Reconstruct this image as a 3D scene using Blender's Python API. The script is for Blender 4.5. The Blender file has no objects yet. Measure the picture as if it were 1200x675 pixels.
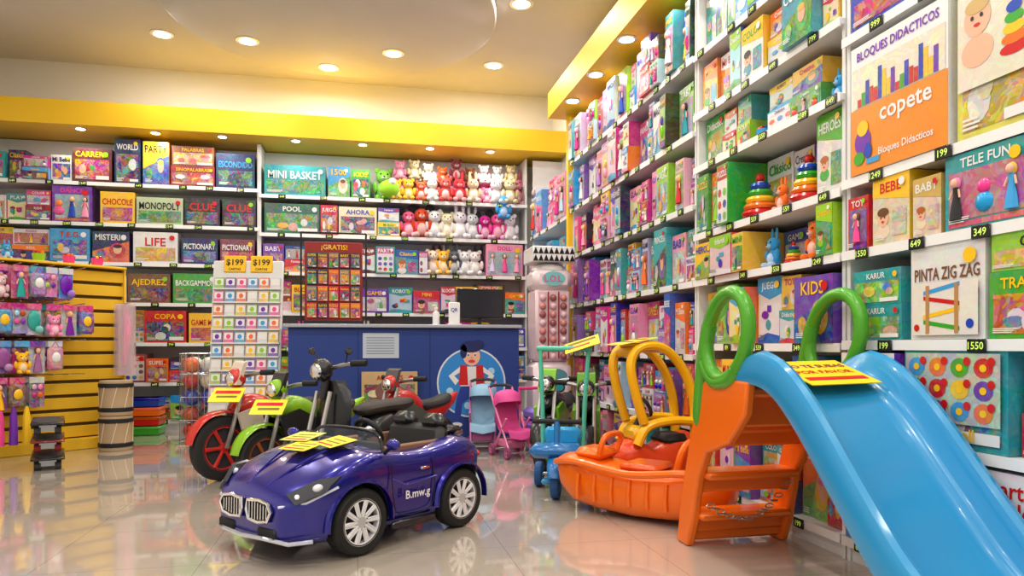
import bpy, bmesh, math, random
from mathutils import Matrix, Vector
R = random.Random(11)
pi = math.pi
scene = bpy.context.scene
T = Matrix.Translation
def Rz(a): return Matrix.Rotation(math.radians(a), 4, 'Z')
def Rx(a): return Matrix.Rotation(math.radians(a), 4, 'X')
def Ry(a): return Matrix.Rotation(math.radians(a), 4, 'Y')

# ------------------------------------------------------------ materials
MATS = {}
def colmat(name, rough=0.4, metallic=0.0, coat=0.0, art=False, emit=0.0, alpha=1.0, trans=0.0, spec=0.5, sheen=0.0, bump=0.0):
    m = bpy.data.materials.new(name); m.use_nodes = True
    nt = m.node_tree; b = nt.nodes['Principled BSDF']
    at = nt.nodes.new('ShaderNodeVertexColor'); at.layer_name = 'Col'
    src = at.outputs['Color']
    tc = nt.nodes.new('ShaderNodeTexCoord')
    if art:
        nz = nt.nodes.new('ShaderNodeTexNoise'); nz.inputs['Scale'].default_value = 7; nz.inputs['Detail'].default_value = 2
        nt.links.new(tc.outputs['Object'], nz.inputs['Vector'])
        mp = nt.nodes.new('ShaderNodeMix'); mp.data_type = 'VECTOR'; mp.inputs[0].default_value = 0.15
        nt.links.new(tc.outputs['Object'], mp.inputs[4]); nt.links.new(nz.outputs['Color'], mp.inputs[5])
        cols = []
        for sc, sat, val in ((18, 1.4, .9), (75, 1.2, 1.0)):
            vo = nt.nodes.new('ShaderNodeTexVoronoi'); vo.inputs['Scale'].default_value = sc
            nt.links.new(mp.outputs[1], vo.inputs['Vector'])
            hs = nt.nodes.new('ShaderNodeHueSaturation'); hs.inputs['Saturation'].default_value = sat; hs.inputs['Value'].default_value = val
            gm = nt.nodes.new('ShaderNodeGamma'); gm.inputs[1].default_value = 2.0
            nt.links.new(vo.outputs['Color'], hs.inputs['Color']); nt.links.new(hs.outputs['Color'], gm.inputs[0])
            cols.append(gm.outputs[0])
        m2 = nt.nodes.new('ShaderNodeMix'); m2.data_type = 'RGBA'; m2.inputs[0].default_value = .5
        nt.links.new(cols[0], m2.inputs[6]); nt.links.new(cols[1], m2.inputs[7])
        mu = nt.nodes.new('ShaderNodeMath'); mu.operation = 'MULTIPLY'; mu.inputs[1].default_value = 0.62
        nt.links.new(at.outputs['Alpha'], mu.inputs[0])
        mx = nt.nodes.new('ShaderNodeMix'); mx.data_type = 'RGBA'
        nt.links.new(mu.outputs[0], mx.inputs[0]); nt.links.new(at.outputs['Color'], mx.inputs[6]); nt.links.new(m2.outputs[2], mx.inputs[7])
        src = mx.outputs[2]
    nt.links.new(src, b.inputs['Base Color'])
    b.inputs['Roughness'].default_value = rough; b.inputs['Metallic'].default_value = metallic
    b.inputs['Coat Weight'].default_value = coat; b.inputs['Coat Roughness'].default_value = 0.05
    b.inputs['Specular IOR Level'].default_value = spec
    b.inputs['Transmission Weight'].default_value = trans; b.inputs['Alpha'].default_value = alpha
    b.inputs['Sheen Weight'].default_value = sheen
    if emit:
        nt.links.new(src, b.inputs['Emission Color']); b.inputs['Emission Strength'].default_value = emit
    if bump:
        n2 = nt.nodes.new('ShaderNodeTexNoise'); n2.inputs['Scale'].default_value = 180
        bp = nt.nodes.new('ShaderNodeBump'); bp.inputs['Strength'].default_value = bump; bp.inputs['Distance'].default_value = 0.004
        nt.links.new(tc.outputs['Object'], n2.inputs['Vector']); nt.links.new(n2.outputs['Fac'], bp.inputs['Height'])
        nt.links.new(bp.outputs['Normal'], b.inputs['Normal'])
    MATS[name] = m
    return m
colmat('pack', rough=0.3, art=True)
colmat('plastic', rough=0.25, coat=0.2)
colmat('matte', rough=0.6)
colmat('plush', rough=0.9, sheen=0.2, bump=0.5)
colmat('rubber', rough=0.7)
colmat('chrome', rough=0.12, metallic=1.0)
colmat('metal', rough=0.3, metallic=0.9)
colmat('carpaint', rough=0.22, metallic=0.45, coat=1.0)
colmat('glow', rough=0.5, emit=10.0)
colmat('clear', rough=0.08, alpha=0.3)
colmat('tag', rough=0.4, emit=0.25)  # emission added so the printed price digits glow faintly

# ------------------------------------------------------------ mesh builder
class MB:
    def __init__(s):
        s.v = []; s.f = []; s.c = []; s.m = []; s.M = Matrix.Identity(4)
    def add(s, vs, fs, col, mat='plastic', a=0.0):
        o = len(s.v); M = s.M
        s.v.extend([tuple(M @ Vector(p)) for p in vs])
        c = (col[0], col[1], col[2], a)
        for f in fs:
            s.f.append([i + o for i in f]); s.c.append(c); s.m.append(mat)
    def box(s, lo, hi, col, mat='plastic', a=0.0):
        x0, y0, z0 = lo; x1, y1, z1 = hi
        s.add([(x0,y0,z0),(x1,y0,z0),(x1,y1,z0),(x0,y1,z0),(x0,y0,z1),(x1,y0,z1),(x1,y1,z1),(x0,y1,z1)],
              [(0,3,2,1),(4,5,6,7),(0,1,5,4),(1,2,6,5),(2,3,7,6),(3,0,4,7)], col, mat, a)
    def rbox(s, lo, hi, r, col, mat='plastic', a=0.0):
        c = [(lo[i]+hi[i])/2 for i in range(3)]; h = [abs(hi[i]-lo[i])/2 for i in range(3)]
        r = min(r, min(h)*0.95)
        vs = []; idx = {}
        for sx in (-1,1):
            for sy in (-1,1):
                for sz in (-1,1):
                    sg = (sx,sy,sz)
                    for ax in range(3):
                        p = [c[i] + sg[i]*(h[i] if i == ax else h[i]-r) for i in range(3)]
                        idx[(sg,ax)] = len(vs); vs.append(p)
        fs = []
        for ax in range(3):
            b, d = [(1,2),(2,0),(0,1)][ax]
            for sg in (-1,1):
                q = []
                for sb, sd in ((-1,-1),(1,-1),(1,1),(-1,1)):
                    t = [0,0,0]; t[ax]=sg; t[b]=sb; t[d]=sd; q.append(idx[(tuple(t),ax)])
                fs.append(q if sg > 0 else q[::-1])
            for sb in (-1,1):
                for sd in (-1,1):
                    t0=[0,0,0]; t1=[0,0,0]; t0[ax]=-1; t1[ax]=1
                    for t in (t0,t1): t[b]=sb; t[d]=sd
                    t0=tuple(t0); t1=tuple(t1)
                    q=[idx[(t0,b)],idx[(t1,b)],idx[(t1,d)],idx[(t0,d)]]
                    fs.append(q if sb*sd > 0 else q[::-1])
        for sx in (-1,1):
            for sy in (-1,1):
                for sz in (-1,1):
                    q=[idx[((sx,sy,sz),k)] for k in range(3)]
                    fs.append(q if sx*sy*sz>0 else q[::-1])
        s.add(vs, fs, col, mat, a)
    def ell(s, c, r, col, mat='plastic', seg=12, rings=8, rot=None, a=0.0):
        if not hasattr(r, '__len__'): r = (r,r,r)
        vs = []; fs = []
        Q = rot if rot is not None else Matrix.Identity(4)
        C = Vector(c)
        def P(x,y,z): return C + (Q @ Vector((x*r[0],y*r[1],z*r[2])))
        vs.append(P(0,0,1))
        for i in range(1, rings):
            t = pi*i/rings
            for j in range(seg):
                p = 2*pi*j/seg
                vs.append(P(math.sin(t)*math.cos(p), math.sin(t)*math.sin(p), math.cos(t)))
        vs.append(P(0,0,-1)); L = len(vs)-1
        for j in range(seg):
            fs.append((0, 1+j, 1+(j+1)%seg))
            b = 1+(rings-2)*seg
            fs.append((L, b+(j+1)%seg, b+j))
        for i in range(rings-2):
            for j in range(seg):
                k = 1+i*seg
                fs.append((k+j, k+seg+j, k+seg+(j+1)%seg, k+(j+1)%seg))
        s.add(vs, fs, col, mat, a)
    def loft(s, rings, col, mat='plastic', cap=True, closed=False, a=0.0):
        n = len(rings[0]); vs = [p for r in rings for p in r]; fs = []
        m = len(rings)
        for i in range(m if closed else m-1):
            k = ((i+1)%m)*n
            for j in range(n):
                fs.append((i*n+j, i*n+(j+1)%n, k+(j+1)%n, k+j))
        if cap and not closed:
            fs.append(tuple(range(n))[::-1]); fs.append(tuple((m-1)*n+j for j in range(n)))
        s.add(vs, fs, col, mat, a)
    def tube(s, pts, r, col, mat='plastic', seg=8, closed=False, flat=1.0):
        P = [Vector(p) for p in pts]; n = len(P); rings = []
        up = None
        for i in range(n):
            if closed: t = (P[(i+1)%n]-P[i-1])
            else: t = P[min(i+1,n-1)]-P[max(i-1,0)]
            t.normalize()
            if up is None:
                up = Vector((0,0,1)) if abs(t.z) < 0.9 else Vector((1,0,0))
            up = (up - t*up.dot(t)); 
            if up.length < 1e-5: up = t.orthogonal()
            up.normalize()
            sd = t.cross(up)
            rr = r[min(i,len(r)-1)] if hasattr(r,'__len__') else r
            rings.append([P[i] + up*math.cos(2*pi*k/seg)*rr + sd*math.sin(2*pi*k/seg)*rr*flat for k in range(seg)])
        s.loft(rings, col, mat, cap=True, closed=closed)
    def cyl(s, p0, p1, r0, col, mat='plastic', r1=None, seg=16):
        s.tube([p0,p1], [r0, r0 if r1 is None else r1], col, mat, seg)
    def prism(s, pts, x0, x1, col, mat='plastic', axis='x', a=0.0):
        n = len(pts)
        def mk(u,v,w):
            return {'x':(w,u,v),'y':(u,w,v),'z':(u,v,w)}[axis]
        vs = [mk(p[0],p[1],x0) for p in pts]+[mk(p[0],p[1],x1) for p in pts]
        fs = [tuple(range(n))[::-1], tuple(range(n,2*n))]+[(i,(i+1)%n,n+(i+1)%n,n+i) for i in range(n)]
        s.add(vs, fs, col, mat, a)
    def lathe(s, prof, col, mat='plastic', seg=24, axis='z', c=(0,0,0), closed=False):
        rings = []
        for (r,h) in prof:
            ring = []
            for k in range(seg):
                t = 2*pi*k/seg
                p = (r*math.cos(t), r*math.sin(t), h) if axis=='z' else ((r*math.cos(t), h, r*math.sin(t)) if axis=='y' else (h, r*math.cos(t), r*math.sin(t)))
                ring.append((p[0]+c[0],p[1]+c[1],p[2]+c[2]))
            rings.append(ring)
        s.loft(rings, col, mat, cap=True, closed=closed)
    def rect(s, x0, z0, x1, z1, y, col, mat='pack', a=0.0):
        s.add([(x0,y,z0),(x1,y,z0),(x1,y,z1),(x0,y,z1)], [(0,1,2,3)], col, mat, a)
    def poly(s, pts, y, col, mat='pack', a=0.0):
        s.add([(p[0],y,p[1]) for p in pts], [tuple(range(len(pts)))], col, mat, a)
    def disc(s, x, z, rx, rz, y, col, mat='pack', a=0.0, seg=14, rot=0):
        cr, sr = math.cos(rot), math.sin(rot)
        pts = []
        for k in range(seg):
            u = rx*math.cos(2*pi*k/seg); v = rz*math.sin(2*pi*k/seg)
            pts.append((x+u*cr-v*sr, z+u*sr+v*cr))
        s.poly(pts, y, col, mat, a)
    def text(s, st, x, z, y, h, col, maxw=None, mat='pack'):
        g = text_geo(st)
        if not g: return
        vs, fs, w, hh = g
        k = h/hh
        kx = k
        if maxw and w*k > maxw: kx = maxw/w; k = min(k, kx*1.5)
        s.add([(x+p[0]*kx, y, z+p[1]*k) for p in vs], fs, col, mat)
    def finish(s, name, bevel=0.0, parent=None, sharp=38, subsurf=0):
        me = bpy.data.meshes.new(name)
        me.from_pydata(s.v, [], s.f)
        names = []
        for m in s.m:
            if m not in names: names.append(m)
        for n in names: me.materials.append(MATS[n])
        mi = {n:i for i,n in enumerate(names)}
        me.polygons.foreach_set('material_index', [mi[m] for m in s.m])
        at = me.color_attributes.new('Col', 'FLOAT_COLOR', 'CORNER')
        buf = []
        for f, c in zip(s.f, s.c):
            buf.extend(c*len(f))
        at.data.foreach_set('color', buf)
        bm = bmesh.new(); bm.from_mesh(me)
        bmesh.ops.recalc_face_normals(bm, faces=bm.faces[:])
        bm.to_mesh(me); bm.free()
        me.polygons.foreach_set('use_smooth', [True]*len(me.polygons))
        me.set_sharp_from_angle(angle=math.radians(sharp))
        ob = bpy.data.objects.new(name, me); scene.collection.objects.link(ob)
        if bevel:
            md = ob.modifiers.new('bevel','BEVEL'); md.width = bevel; md.segments = 3; md.limit_method='ANGLE'; md.angle_limit = math.radians(40)
        if subsurf:
            md = ob.modifiers.new('sub','SUBSURF'); md.levels = subsurf; md.render_levels = subsurf
        if parent: ob.parent = parent
        return ob
TG = {}
def text_geo(st):
    if st in TG: return TG[st]
    cu = bpy.data.curves.new('t','FONT'); cu.body = st; cu.size = 1; cu.resolution_u = 2
    cu.align_x = 'CENTER'; cu.offset = 0.018
    ob = bpy.data.objects.new('t', cu); scene.collection.objects.link(ob)
    bpy.context.view_layer.update()
    dg = bpy.context.evaluated_depsgraph_get()
    me = bpy.data.meshes.new_from_object(ob.evaluated_get(dg))
    vs = [tuple(v.co) for v in me.vertices]; fs = [tuple(p.vertices) for p in me.polygons]
    bpy.data.objects.remove(ob); bpy.data.curves.remove(cu); bpy.data.meshes.remove(me)
    if not vs: TG[st] = None; return None
    x0=min(v[0] for v in vs); x1=max(v[0] for v in vs); y0=min(v[1] for v in vs); y1=max(v[1] for v in vs)
    cx=(x0+x1)/2; cy=(y0+y1)/2
    TG[st] = ([(v[0]-cx, v[1]-cy) for v in vs], fs, x1-x0, max(0.5,y1-y0))
    return TG[st]
def spline(pts, n=6):
    P=[Vector(p) for p in pts]; out=[]
    for i in range(len(P)-1):
        p0=P[max(i-1,0)];p1=P[i];p2=P[i+1];p3=P[min(i+2,len(P)-1)]
        for k in range(n):
            t=k/n
            out.append(0.5*((2*p1)+(p2-p0)*t+(2*p0-5*p1+4*p2-p3)*t*t+(3*p1-p0-3*p2+p3)*t**3))
    out.append(P[-1]); return out
def empty(name, M):
    e = bpy.data.objects.new(name, None); e.empty_display_size = 0.1; scene.collection.objects.link(e); e.matrix_world = M
    return e
def jit(c, k=0.05):
    return tuple(min(1,max(0,x+R.uniform(-k,k))) for x in c)

# palette
WHITE=(.78,.77,.76); BLK=(.012,.012,.014); RED=(.6,.01,.01); YEL=(.9,.54,.01); ORG=(.84,.17,.008); GRN=(.045,.38,.025); LIM=(.28,.58,.02)
BLU=(.008,.06,.45); SKY=(.04,.34,.68); TEAL=(.012,.34,.37); PNK=(.8,.06,.28); LPK=(.85,.3,.46); MAG=(.58,.012,.22); PUR=(.17,.025,.4); BRN=(.2,.08,.03); SKIN=(.8,.46,.31); CRM=(.82,.7,.48); NAV=(.01,.02,.11)
PAL_GAME=[NAV,BLK,RED,BLU,ORG,YEL,GRN,PUR,TEAL,WHITE,(.3,.02,.02),SKY,MAG,WHITE,RED]
PAL_PINK=[PNK,LPK,WHITE,LPK,PUR,PNK,SKY,(.78,.42,.56),BLU,TEAL,YEL,WHITE,(.45,.2,.58),MAG,(.62,.55,.78),(.4,.62,.75),LIM,RED,MAG,BLK,ORG]
PAL_BABY=[GRN,LIM,YEL,ORG,WHITE,SKY,RED,TEAL,LIM,PUR,WHITE,BLU,YEL,GRN,TEAL]
WORDS=['TOYS','JUEGO','BABY','KIDS','PUZZLE','SUPER','MINI','FUN','HEROES','RACING','MAGIC','DOLL','PLAY','ROBOT','STAR','BLOCKS','COLOR','PARTY','GAME','MUNDO','Clásico','Aventura','Infantil','Didáctico','Fantasía','Creativo','Mi Bebé','Amigos']
HAIR=[(.7,.42,.08),(.15,.06,.02),(.45,.12,.02),(.02,.015,.01),(.75,.22,.42),(.35,.15,.55)]

def doll(mb, x, y, z, h, dress=None, hair=None):
    hair = hair or R.choice(HAIR); dress = dress or R.choice(PAL_PINK)
    mb.tube([(x,y,z),(x,y,z+h*.3),(x,y,z+h*.55),(x,y,z+h*.75)], [h*.17,h*.13,h*.07,h*.08], dress, 'matte', 7, flat=.6)
    mb.ell((x,y+h*.02,z+h*.85),(h*.12,h*.1,h*.15), hair,'matte',8,6)
    mb.ell((x,y-h*.05,z+h*.85),(h*.085,h*.07,h*.11), SKIN,'matte',8,6)
    for sg in (-1,1):
        mb.tube([(x+sg*h*.08,y,z+h*.7),(x+sg*h*.15,y-.005,z+h*.5)],h*.025,SKIN,'matte',5)

def toybox(mb, x, z, w, h, d, y0, base, kind=None, text=None, tcol=None, pal=PAL_GAME, words=WORDS):
    mb.box((x,y0,z),(x+w,y0+d,z+h), base,'pack',.2)
    k = R.choice([0,0,1,2,3,5,5,6,6]) if kind is None else kind
    y = y0-.0012; st=.0009
    c2 = jit(R.choice(pal)); c3=jit(R.choice(pal)); c4=jit(R.choice(pal))
    text = text or R.choice(words); 
    lum = sum(base)
    tcol = tcol or (R.choice([WHITE,YEL,WHITE]) if lum<1.3 else R.choice([RED,BLU,MAG,NAV,PUR,GRN]))
    b = min(w,h)*.07
    if k==0:
        mb.rect(x+b,z+b,x+w-b,z+h*.66,y,c2,'pack',.9)
        for i in range(R.randint(3,5)):
            mb.disc(x+R.uniform(.2,.8)*w,z+R.uniform(.2,.52)*h,w*R.uniform(.06,.15),h*R.uniform(.07,.16),y-st*(i+1),jit(R.choice([c3,c4,SKIN,WHITE,YEL])),'pack',.5,10)
        mb.text(text,x+w/2,z+h*.82,y-st*2,h*.17,tcol,w*.85)
        mb.rect(x+w*.6,z+b,x+w-b,z+b*2.6,y-st*6,WHITE)
    elif k==1:
        mb.rect(x+b,z+h*.12,x+w-b,z+h*.76,y,tuple(q*.6+.1 for q in c3),'pack',.5)
        n = max(1,int(w/(h*.3)))
        for i in range(min(n,3)):
            cx=x+w*(i+.5)/min(n,3)
            if R.random()<.7: doll(mb,cx,y0-.008,z+h*.13,h*.57)
            else:
                mb.ell((cx,y0-.002,z+h*.3),(min(w*.14,h*.14),.015,h*.13),jit(c4),'plastic',8,6)
                mb.ell((cx,y0-.002,z+h*.5),(min(w*.1,h*.1),.014,h*.1),jit(c2),'plastic',8,6)
        mb.text(text,x+w/2,z+h*.87,y-st,h*.13,tcol,w*.85)
        mb.rect(x+b,z+b*.4,x+w-b,z+h*.1,y-st,c2,'pack',.6)
    elif k==2:
        mb.poly([(x,z),(x+w,z),(x+w,z+h*.7),(x,z+h*.35)],y,c2,'pack',.6)
        mb.disc(x+w*.68,z+h*.38,w*.22,h*.26,y-st,c3,'pack',.5)
        mb.disc(x+w*.68,z+h*.42,w*.12,h*.15,y-st*2,jit(SKIN),'pack',.1)
        mb.disc(x+w*.68,z+h*.52,w*.12,h*.06,y-st*3,R.choice(HAIR),'pack',.1)
        mb.disc(x+w*.24,z+h*.26,w*.12,h*.14,y-st*2,c4,'pack',.8)
        mb.text(text,x+w*.5,z+h*.82,y-st*2,h*.2,tcol,w*.85)
    elif k==3:
        mb.rect(x+b,z+b,x+w-b,z+h-b,y,jit(WHITE,.05),'pack',.2)
        nx=max(2,int(w/.06)); nz=max(2,int(h*.6/.05))
        for i in range(nx):
            for j in range(nz):
                mb.disc(x+b+(w-2*b)*(i+.5)/nx,z+b+(h*.6)*(j+.5)/nz,(w-2*b)/nx*.36,h*.6/nz*.36,y-st,jit(R.choice(pal)),'pack',.4,8)
        mb.rect(x+b,z+h*.74,x+w-b,z+h-b,y-st,c2,'pack',.3)
        mb.text(text,x+w/2,z+h*.84,y-st*2,h*.14,WHITE if sum(c2)<1.4 else NAV,w*.8)
    elif k==4:
        mb.rect(x+b,z+b,x+w-b,z+h*.5,y,c2,'pack',.8)
        mb.text(text,x+w/2,z+h*.68,y-st,h*.27,tcol,w*.88)
        mb.disc(x+w*.5,z+h*.27,w*.2,h*.18,y-st,c3,'pack',.7)
    elif k==5:
        mb.rect(x,z,x+w,z+h,y,c2,'pack',.45)
        mb.poly([(x,z+h*.72),(x+w,z+h*.6),(x+w,z+h),(x,z+h)],y-st,base,'pack',.1)
        fx=x+w*.3; fz=z+h*.38; rr=min(w,h)*.15
        mb.disc(fx,fz-rr*1.7,rr*1.2,rr*1.0,y-st,c4,'pack',.2); mb.disc(fx,fz,rr,rr*1.15,y-st*2,SKIN,'pack'); mb.disc(fx,fz+rr*.8,rr*1.05,rr*.6,y-st*3,R.choice(HAIR),'pack')
        for dx in (-.35,.35): mb.disc(fx+dx*rr,fz+rr*.1,rr*.12,rr*.14,y-st*4,BLK,'pack',0,6)
        mb.disc(fx,fz-rr*.45,rr*.3,rr*.13,y-st*4,RED,'pack',0,6)
        mb.rect(x+w*.55,z+h*.1,x+w*.92,z+h*.5,y-st*2,c3,'pack',.8)
        mb.text(text,x+w/2,z+h*.83,y-st*2,h*.15,tcol,w*.85)
    elif k==6:
        mb.rect(x+b*.5,z+b*.5,x+w-b*.5,z+h-b*.5,y,jit(R.choice([(.72,.73,.75),(.72,.73,.75),(.4,.62,.75),(.8,.7,.4),(.75,.5,.6)]),.06),'pack',.2)
        mb.poly([(x,z+h*.78),(x+w*.5,z+h*.66),(x+w,z+h*.74),(x+w,z+h),(x,z+h)],y-st,c2,'pack',.15)
        mb.poly([(x,z),(x+w,z),(x+w,z+h*.1),(x+w*.4,z+h*.16),(x,z+h*.08)],y-st,c3,'pack',.2)
        cx=x+w*.5; cz=z+h*.36
        for i in range(R.randint(3,6)):
            if R.random()<.5: mb.disc(cx+R.uniform(-.25,.25)*w,cz+R.uniform(-.12,.18)*h,w*R.uniform(.07,.14),h*R.uniform(.06,.13),y-st*(2+i),jit(R.choice(pal)),'pack',.1,10)
            else:
                ax=cx+R.uniform(-.25,.2)*w; az=cz+R.uniform(-.12,.12)*h; mb.rect(ax,az,ax+w*R.uniform(.08,.22),az+h*R.uniform(.05,.15),y-st*(2+i),jit(R.choice(pal)),'pack',.1)
        mb.text(text,x+w/2,z+h*.86,y-st*2,h*.14,WHITE if sum(c2)<1.5 else NAV,w*.85)
    if w>.1:
        for i in range(3): mb.rect(x+b*1.3,z+b*1.2+i*h*.028,x+b*1.3+w*R.uniform(.18,.3),z+b*1.2+i*h*.028+h*.014,y-st*8,WHITE if k!=6 else (.2,.2,.25))
        mb.disc(x+w-b*2.4,z+h-b*2.6,b*1.2,b*1.2,y-st*8,R.choice([YEL,WHITE,RED,LIM]),'pack',0,10)

def plush(mb, x, y, z, s, col, ear='round', c2=None):
    c2 = c2 or tuple(min(1,q*.5+.4) for q in col)
    mb.ell((x,y,z+s*.3),(s*.24,s*.2,s*.3),col,'plush',10,7)
    mb.ell((x,y-s*.12,z+s*.28),(s*.16,s*.12,s*.2),c2,'plush',8,6)
    mb.ell((x,y-s*.03,z+s*.72),(s*.23,s*.2,s*.21),col,'plush',10,7)
    mb.ell((x,y-s*.2,z+s*.66),(s*.1,s*.08,s*.07),c2,'plush',8,5)
    mb.ell((x,y-s*.275,z+s*.69),(s*.03,s*.02,s*.02),BLK,'plastic',6,4)
    for sg in (-1,1):
        mb.ell((x+sg*s*.09,y-s*.2,z+s*.77),s*.028,BLK,'plastic',6,5)
        if ear=='round': mb.ell((x+sg*s*.19,y,z+s*.9),(s*.09,s*.05,s*.09),col,'plush',8,5)
        elif ear=='big': mb.ell((x+sg*s*.26,y,z+s*.93),(s*.15,s*.05,s*.15),BLK,'plush',8,6)
        else: mb.ell((x+sg*s*.12,y,z+s*1.02),(s*.06,s*.04,s*.2),col,'plush',8,6)
        mb.ell((x+sg*s*.26,y-s*.08,z+s*.4),(s*.08,s*.09,s*.17),col,'plush',8,5)
        mb.ell((x+sg*s*.17,y-s*.22,z+s*.09),(s*.1,s*.15,s*.09),c2 if ear!='round' else col,'plush',8,5)

def loosetoy(mb,x,y,z,s):
    k=R.randint(0,3)
    if k==0:
        mb.cyl((x,y,z),(x,y,z+s),s*.08,WHITE,seg=8)
        for i,c in enumerate([RED,ORG,YEL,GRN,BLU]):
            mb.lathe([(s*(.42-.05*i),z+s*(.04+.17*i)),(s*(.46-.05*i),z+s*(.11+.17*i)),(s*(.42-.05*i),z+s*(.18+.17*i))],c,seg=12,c=(x,y,0))
        mb.ell((x,y,z+s),s*.12,RED,seg=8,rings=6)
    elif k==1:
        c=R.choice([GRN,YEL,RED,ORG,SKY]); c2=R.choice([YEL,RED,BLU])
        mb.rbox((x-s*.5,y-s*.25,z+s*.16),(x+s*.5,y+s*.25,z+s*.35),s*.04,c)
        mb.rbox((x-s*.48,y-s*.22,z+s*.35),(x-s*.1,y+s*.22,z+s*.75),s*.06,c2)
        mb.rbox((x-s*.02,y-s*.24,z+s*.36),(x+s*.48,y+s*.24,z+s*.6),s*.04,jit(ORG))
        for dx in (-.3,.3):
            mb.cyl((x+dx*s,y-s*.3,z+s*.16),(x+dx*s,y+s*.3,z+s*.16),s*.16,BLK,'rubber',seg=10)
    elif k==2:
        mb.cyl((x,y,z),(x,y,z+s*.5),s*.3,R.choice([SKY,LIM,PNK]),r1=s*.38,seg=12)
        for i in range(6):
            a=i*1.05; mb.rbox((x+math.cos(a)*s*.2-s*.09,y+math.sin(a)*s*.2-s*.09,z+s*.45),(x+math.cos(a)*s*.2+s*.09,y+math.sin(a)*s*.2+s*.09,z+s*.65),.004,R.choice([RED,YEL,GRN,BLU,ORG]))
    else: plush(mb,x,y,z,s*.95,R.choice([LIM,SKY,ORG,WHITE,PNK]),R.choice(['round','long']))

def fill_row(mb, x0, x1, z, hmax, pal, feat=(), d=.26, kinds=None, wr=(.14,.34), loose=0.0, hr=(.68,.98), words=WORDS, stack=.3):
    segs=[]; cur=x0
    for f in sorted(feat,key=lambda q:q[0]):
        segs.append((cur,f[0])); cur=f[0]+f[1]
    segs.append((cur,x1))
    for a,b in segs:
        x=a+.004
        while b-x>.07:
            w=min(R.uniform(*wr), b-x-.004)
            if b-x-w<.07: w=b-x-.006
            if R.random()<loose:
                s=min(w*.85,hmax*.85); loosetoy(mb,x+w/2,.08,z+.001,s)
                toybox(mb,x+.004,z,w-.008,hmax*R.uniform(.8,.98),.14,.19,jit(R.choice(pal)),None,pal=pal,words=words)
                x+=w; continue
            h=hmax*R.uniform(*hr); base=jit(R.choice(pal))
            y0=R.choice([-.03,-.01,.0,.02,.04,.06])
            dd=min(d,.34-y0)
            k=R.choice(kinds) if kinds else None
            if hmax>.24 and R.random()<stack:
                hh=h*.5
                toybox(mb,x+.002,z,w-.005,hh-.002,dd,y0,base,k,pal=pal,words=words)
                toybox(mb,x+.006,z+hh,w-.012,hh,dd,y0+.01,jit(R.choice(pal)),k,pal=pal,words=words)
            else: toybox(mb,x+.002,z,w-.005,h,dd,y0,base,k,pal=pal,words=words)
            x+=w
    for f in feat:
        toybox(mb,f[0]+.003,z,f[1]-.006,f[2],d,.001,f[3],f[4],f[5],f[6],pal=f[7] if len(f)>7 else pal)

SHELFW=(.74,.74,.73)
def shelf_unit(name, M, L, zs, depth=.37, top=2.9, tags=True, dens=.22):
    mb=MB(); mb.M=M
    mb.box((0,depth-.015,.0),(L,depth,top),SHELFW,'matte')
    mb.box((0,.03,0),(L,depth-.015,.1),SHELFW,'matte')
    for z in zs:
        mb.rbox((0.001,0,z-.03),(L-.001,depth-.015,z-.001),.003,SHELFW,'matte')
        mb.box((0.001,-.006,z-.036),(L-.001,-.0005,z),(.84,.84,.83),'plastic')
    mb.box((-.0,.02,0),(.02,depth-.015,top),SHELFW,'matte')
    mb.box((L-.02,.02,0),(L,depth-.015,top),SHELFW,'matte')
    for z in zs:
        x=R.uniform(.05,dens)
        while x<L-.08:
            w=.072
            mb.rbox((x,-.013,z-.041),(x+w,-.0065,z+.001),.004,BLK,'plastic')
            mb.text('%d'%R.choice([89,199,349,559,799,999,1249,1550,2389,649]),x+w/2,z-.02,-.0138,.024,(.6,.85,.15),w*.85,'tag')
            x+=R.uniform(dens*.8,dens*1.7)
    mb.finish(name)

# ------------------------------------------------------------ room
XR=2.25; YB=8.3; CZ=3.78; XL=-3.65; YF=-3.0
def surf(name, c1, c2=None, rough=.6, scale=3, tile=False):
    m=bpy.data.materials.new(name); m.use_nodes=True; nt=m.node_tree; b=nt.nodes['Principled BSDF']
    tc=nt.nodes.new('ShaderNodeTexCoord'); nz=nt.nodes.new('ShaderNodeTexNoise'); nz.inputs['Scale'].default_value=scale; nz.inputs['Detail'].default_value=5
    nt.links.new(tc.outputs['Object'],nz.inputs['Vector'])
    cr=nt.nodes.new('ShaderNodeValToRGB'); cr.color_ramp.elements[0].position=.3; cr.color_ramp.elements[1].position=.7
    cr.color_ramp.elements[0].color=(*c1,1); cr.color_ramp.elements[1].color=(*(c2 or c1),1)
    nt.links.new(nz.outputs['Fac'],cr.inputs[0])
    out=cr.outputs[0]
    if tile:
        br=nt.nodes.new('ShaderNodeTexBrick'); br.offset=0; br.inputs['Scale'].default_value=1; br.inputs['Brick Width'].default_value=.6; br.inputs['Row Height'].default_value=.6
        br.inputs['Mortar Size'].default_value=.002; br.inputs['Mortar Smooth'].default_value=.3
        br.inputs['Mortar'].default_value=(.33,.28,.22,1)
        nt.links.new(tc.outputs['Object'],br.inputs['Vector'])
        nt.links.new(out,br.inputs['Color1']); nt.links.new(out,br.inputs['Color2'])
        out=br.outputs['Color']
    nt.links.new(out,b.inputs['Base Color']); b.inputs['Roughness'].default_value=rough
    return m,b
def room_box(name, lo, hi, mat):
    mb=MB(); mb.box(lo,hi,WHITE); ob=mb.finish(name); ob.data.materials.clear(); ob.data.materials.append(mat); return ob
mf,bf=surf('floor_tiles',(.48,.42,.345),(.54,.475,.395),rough=.08,scale=2.5,tile=True); bf.inputs['IOR'].default_value=1.75; bf.inputs['Coat Weight'].default_value=.8; bf.inputs['Coat Roughness'].default_value=.03
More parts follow.
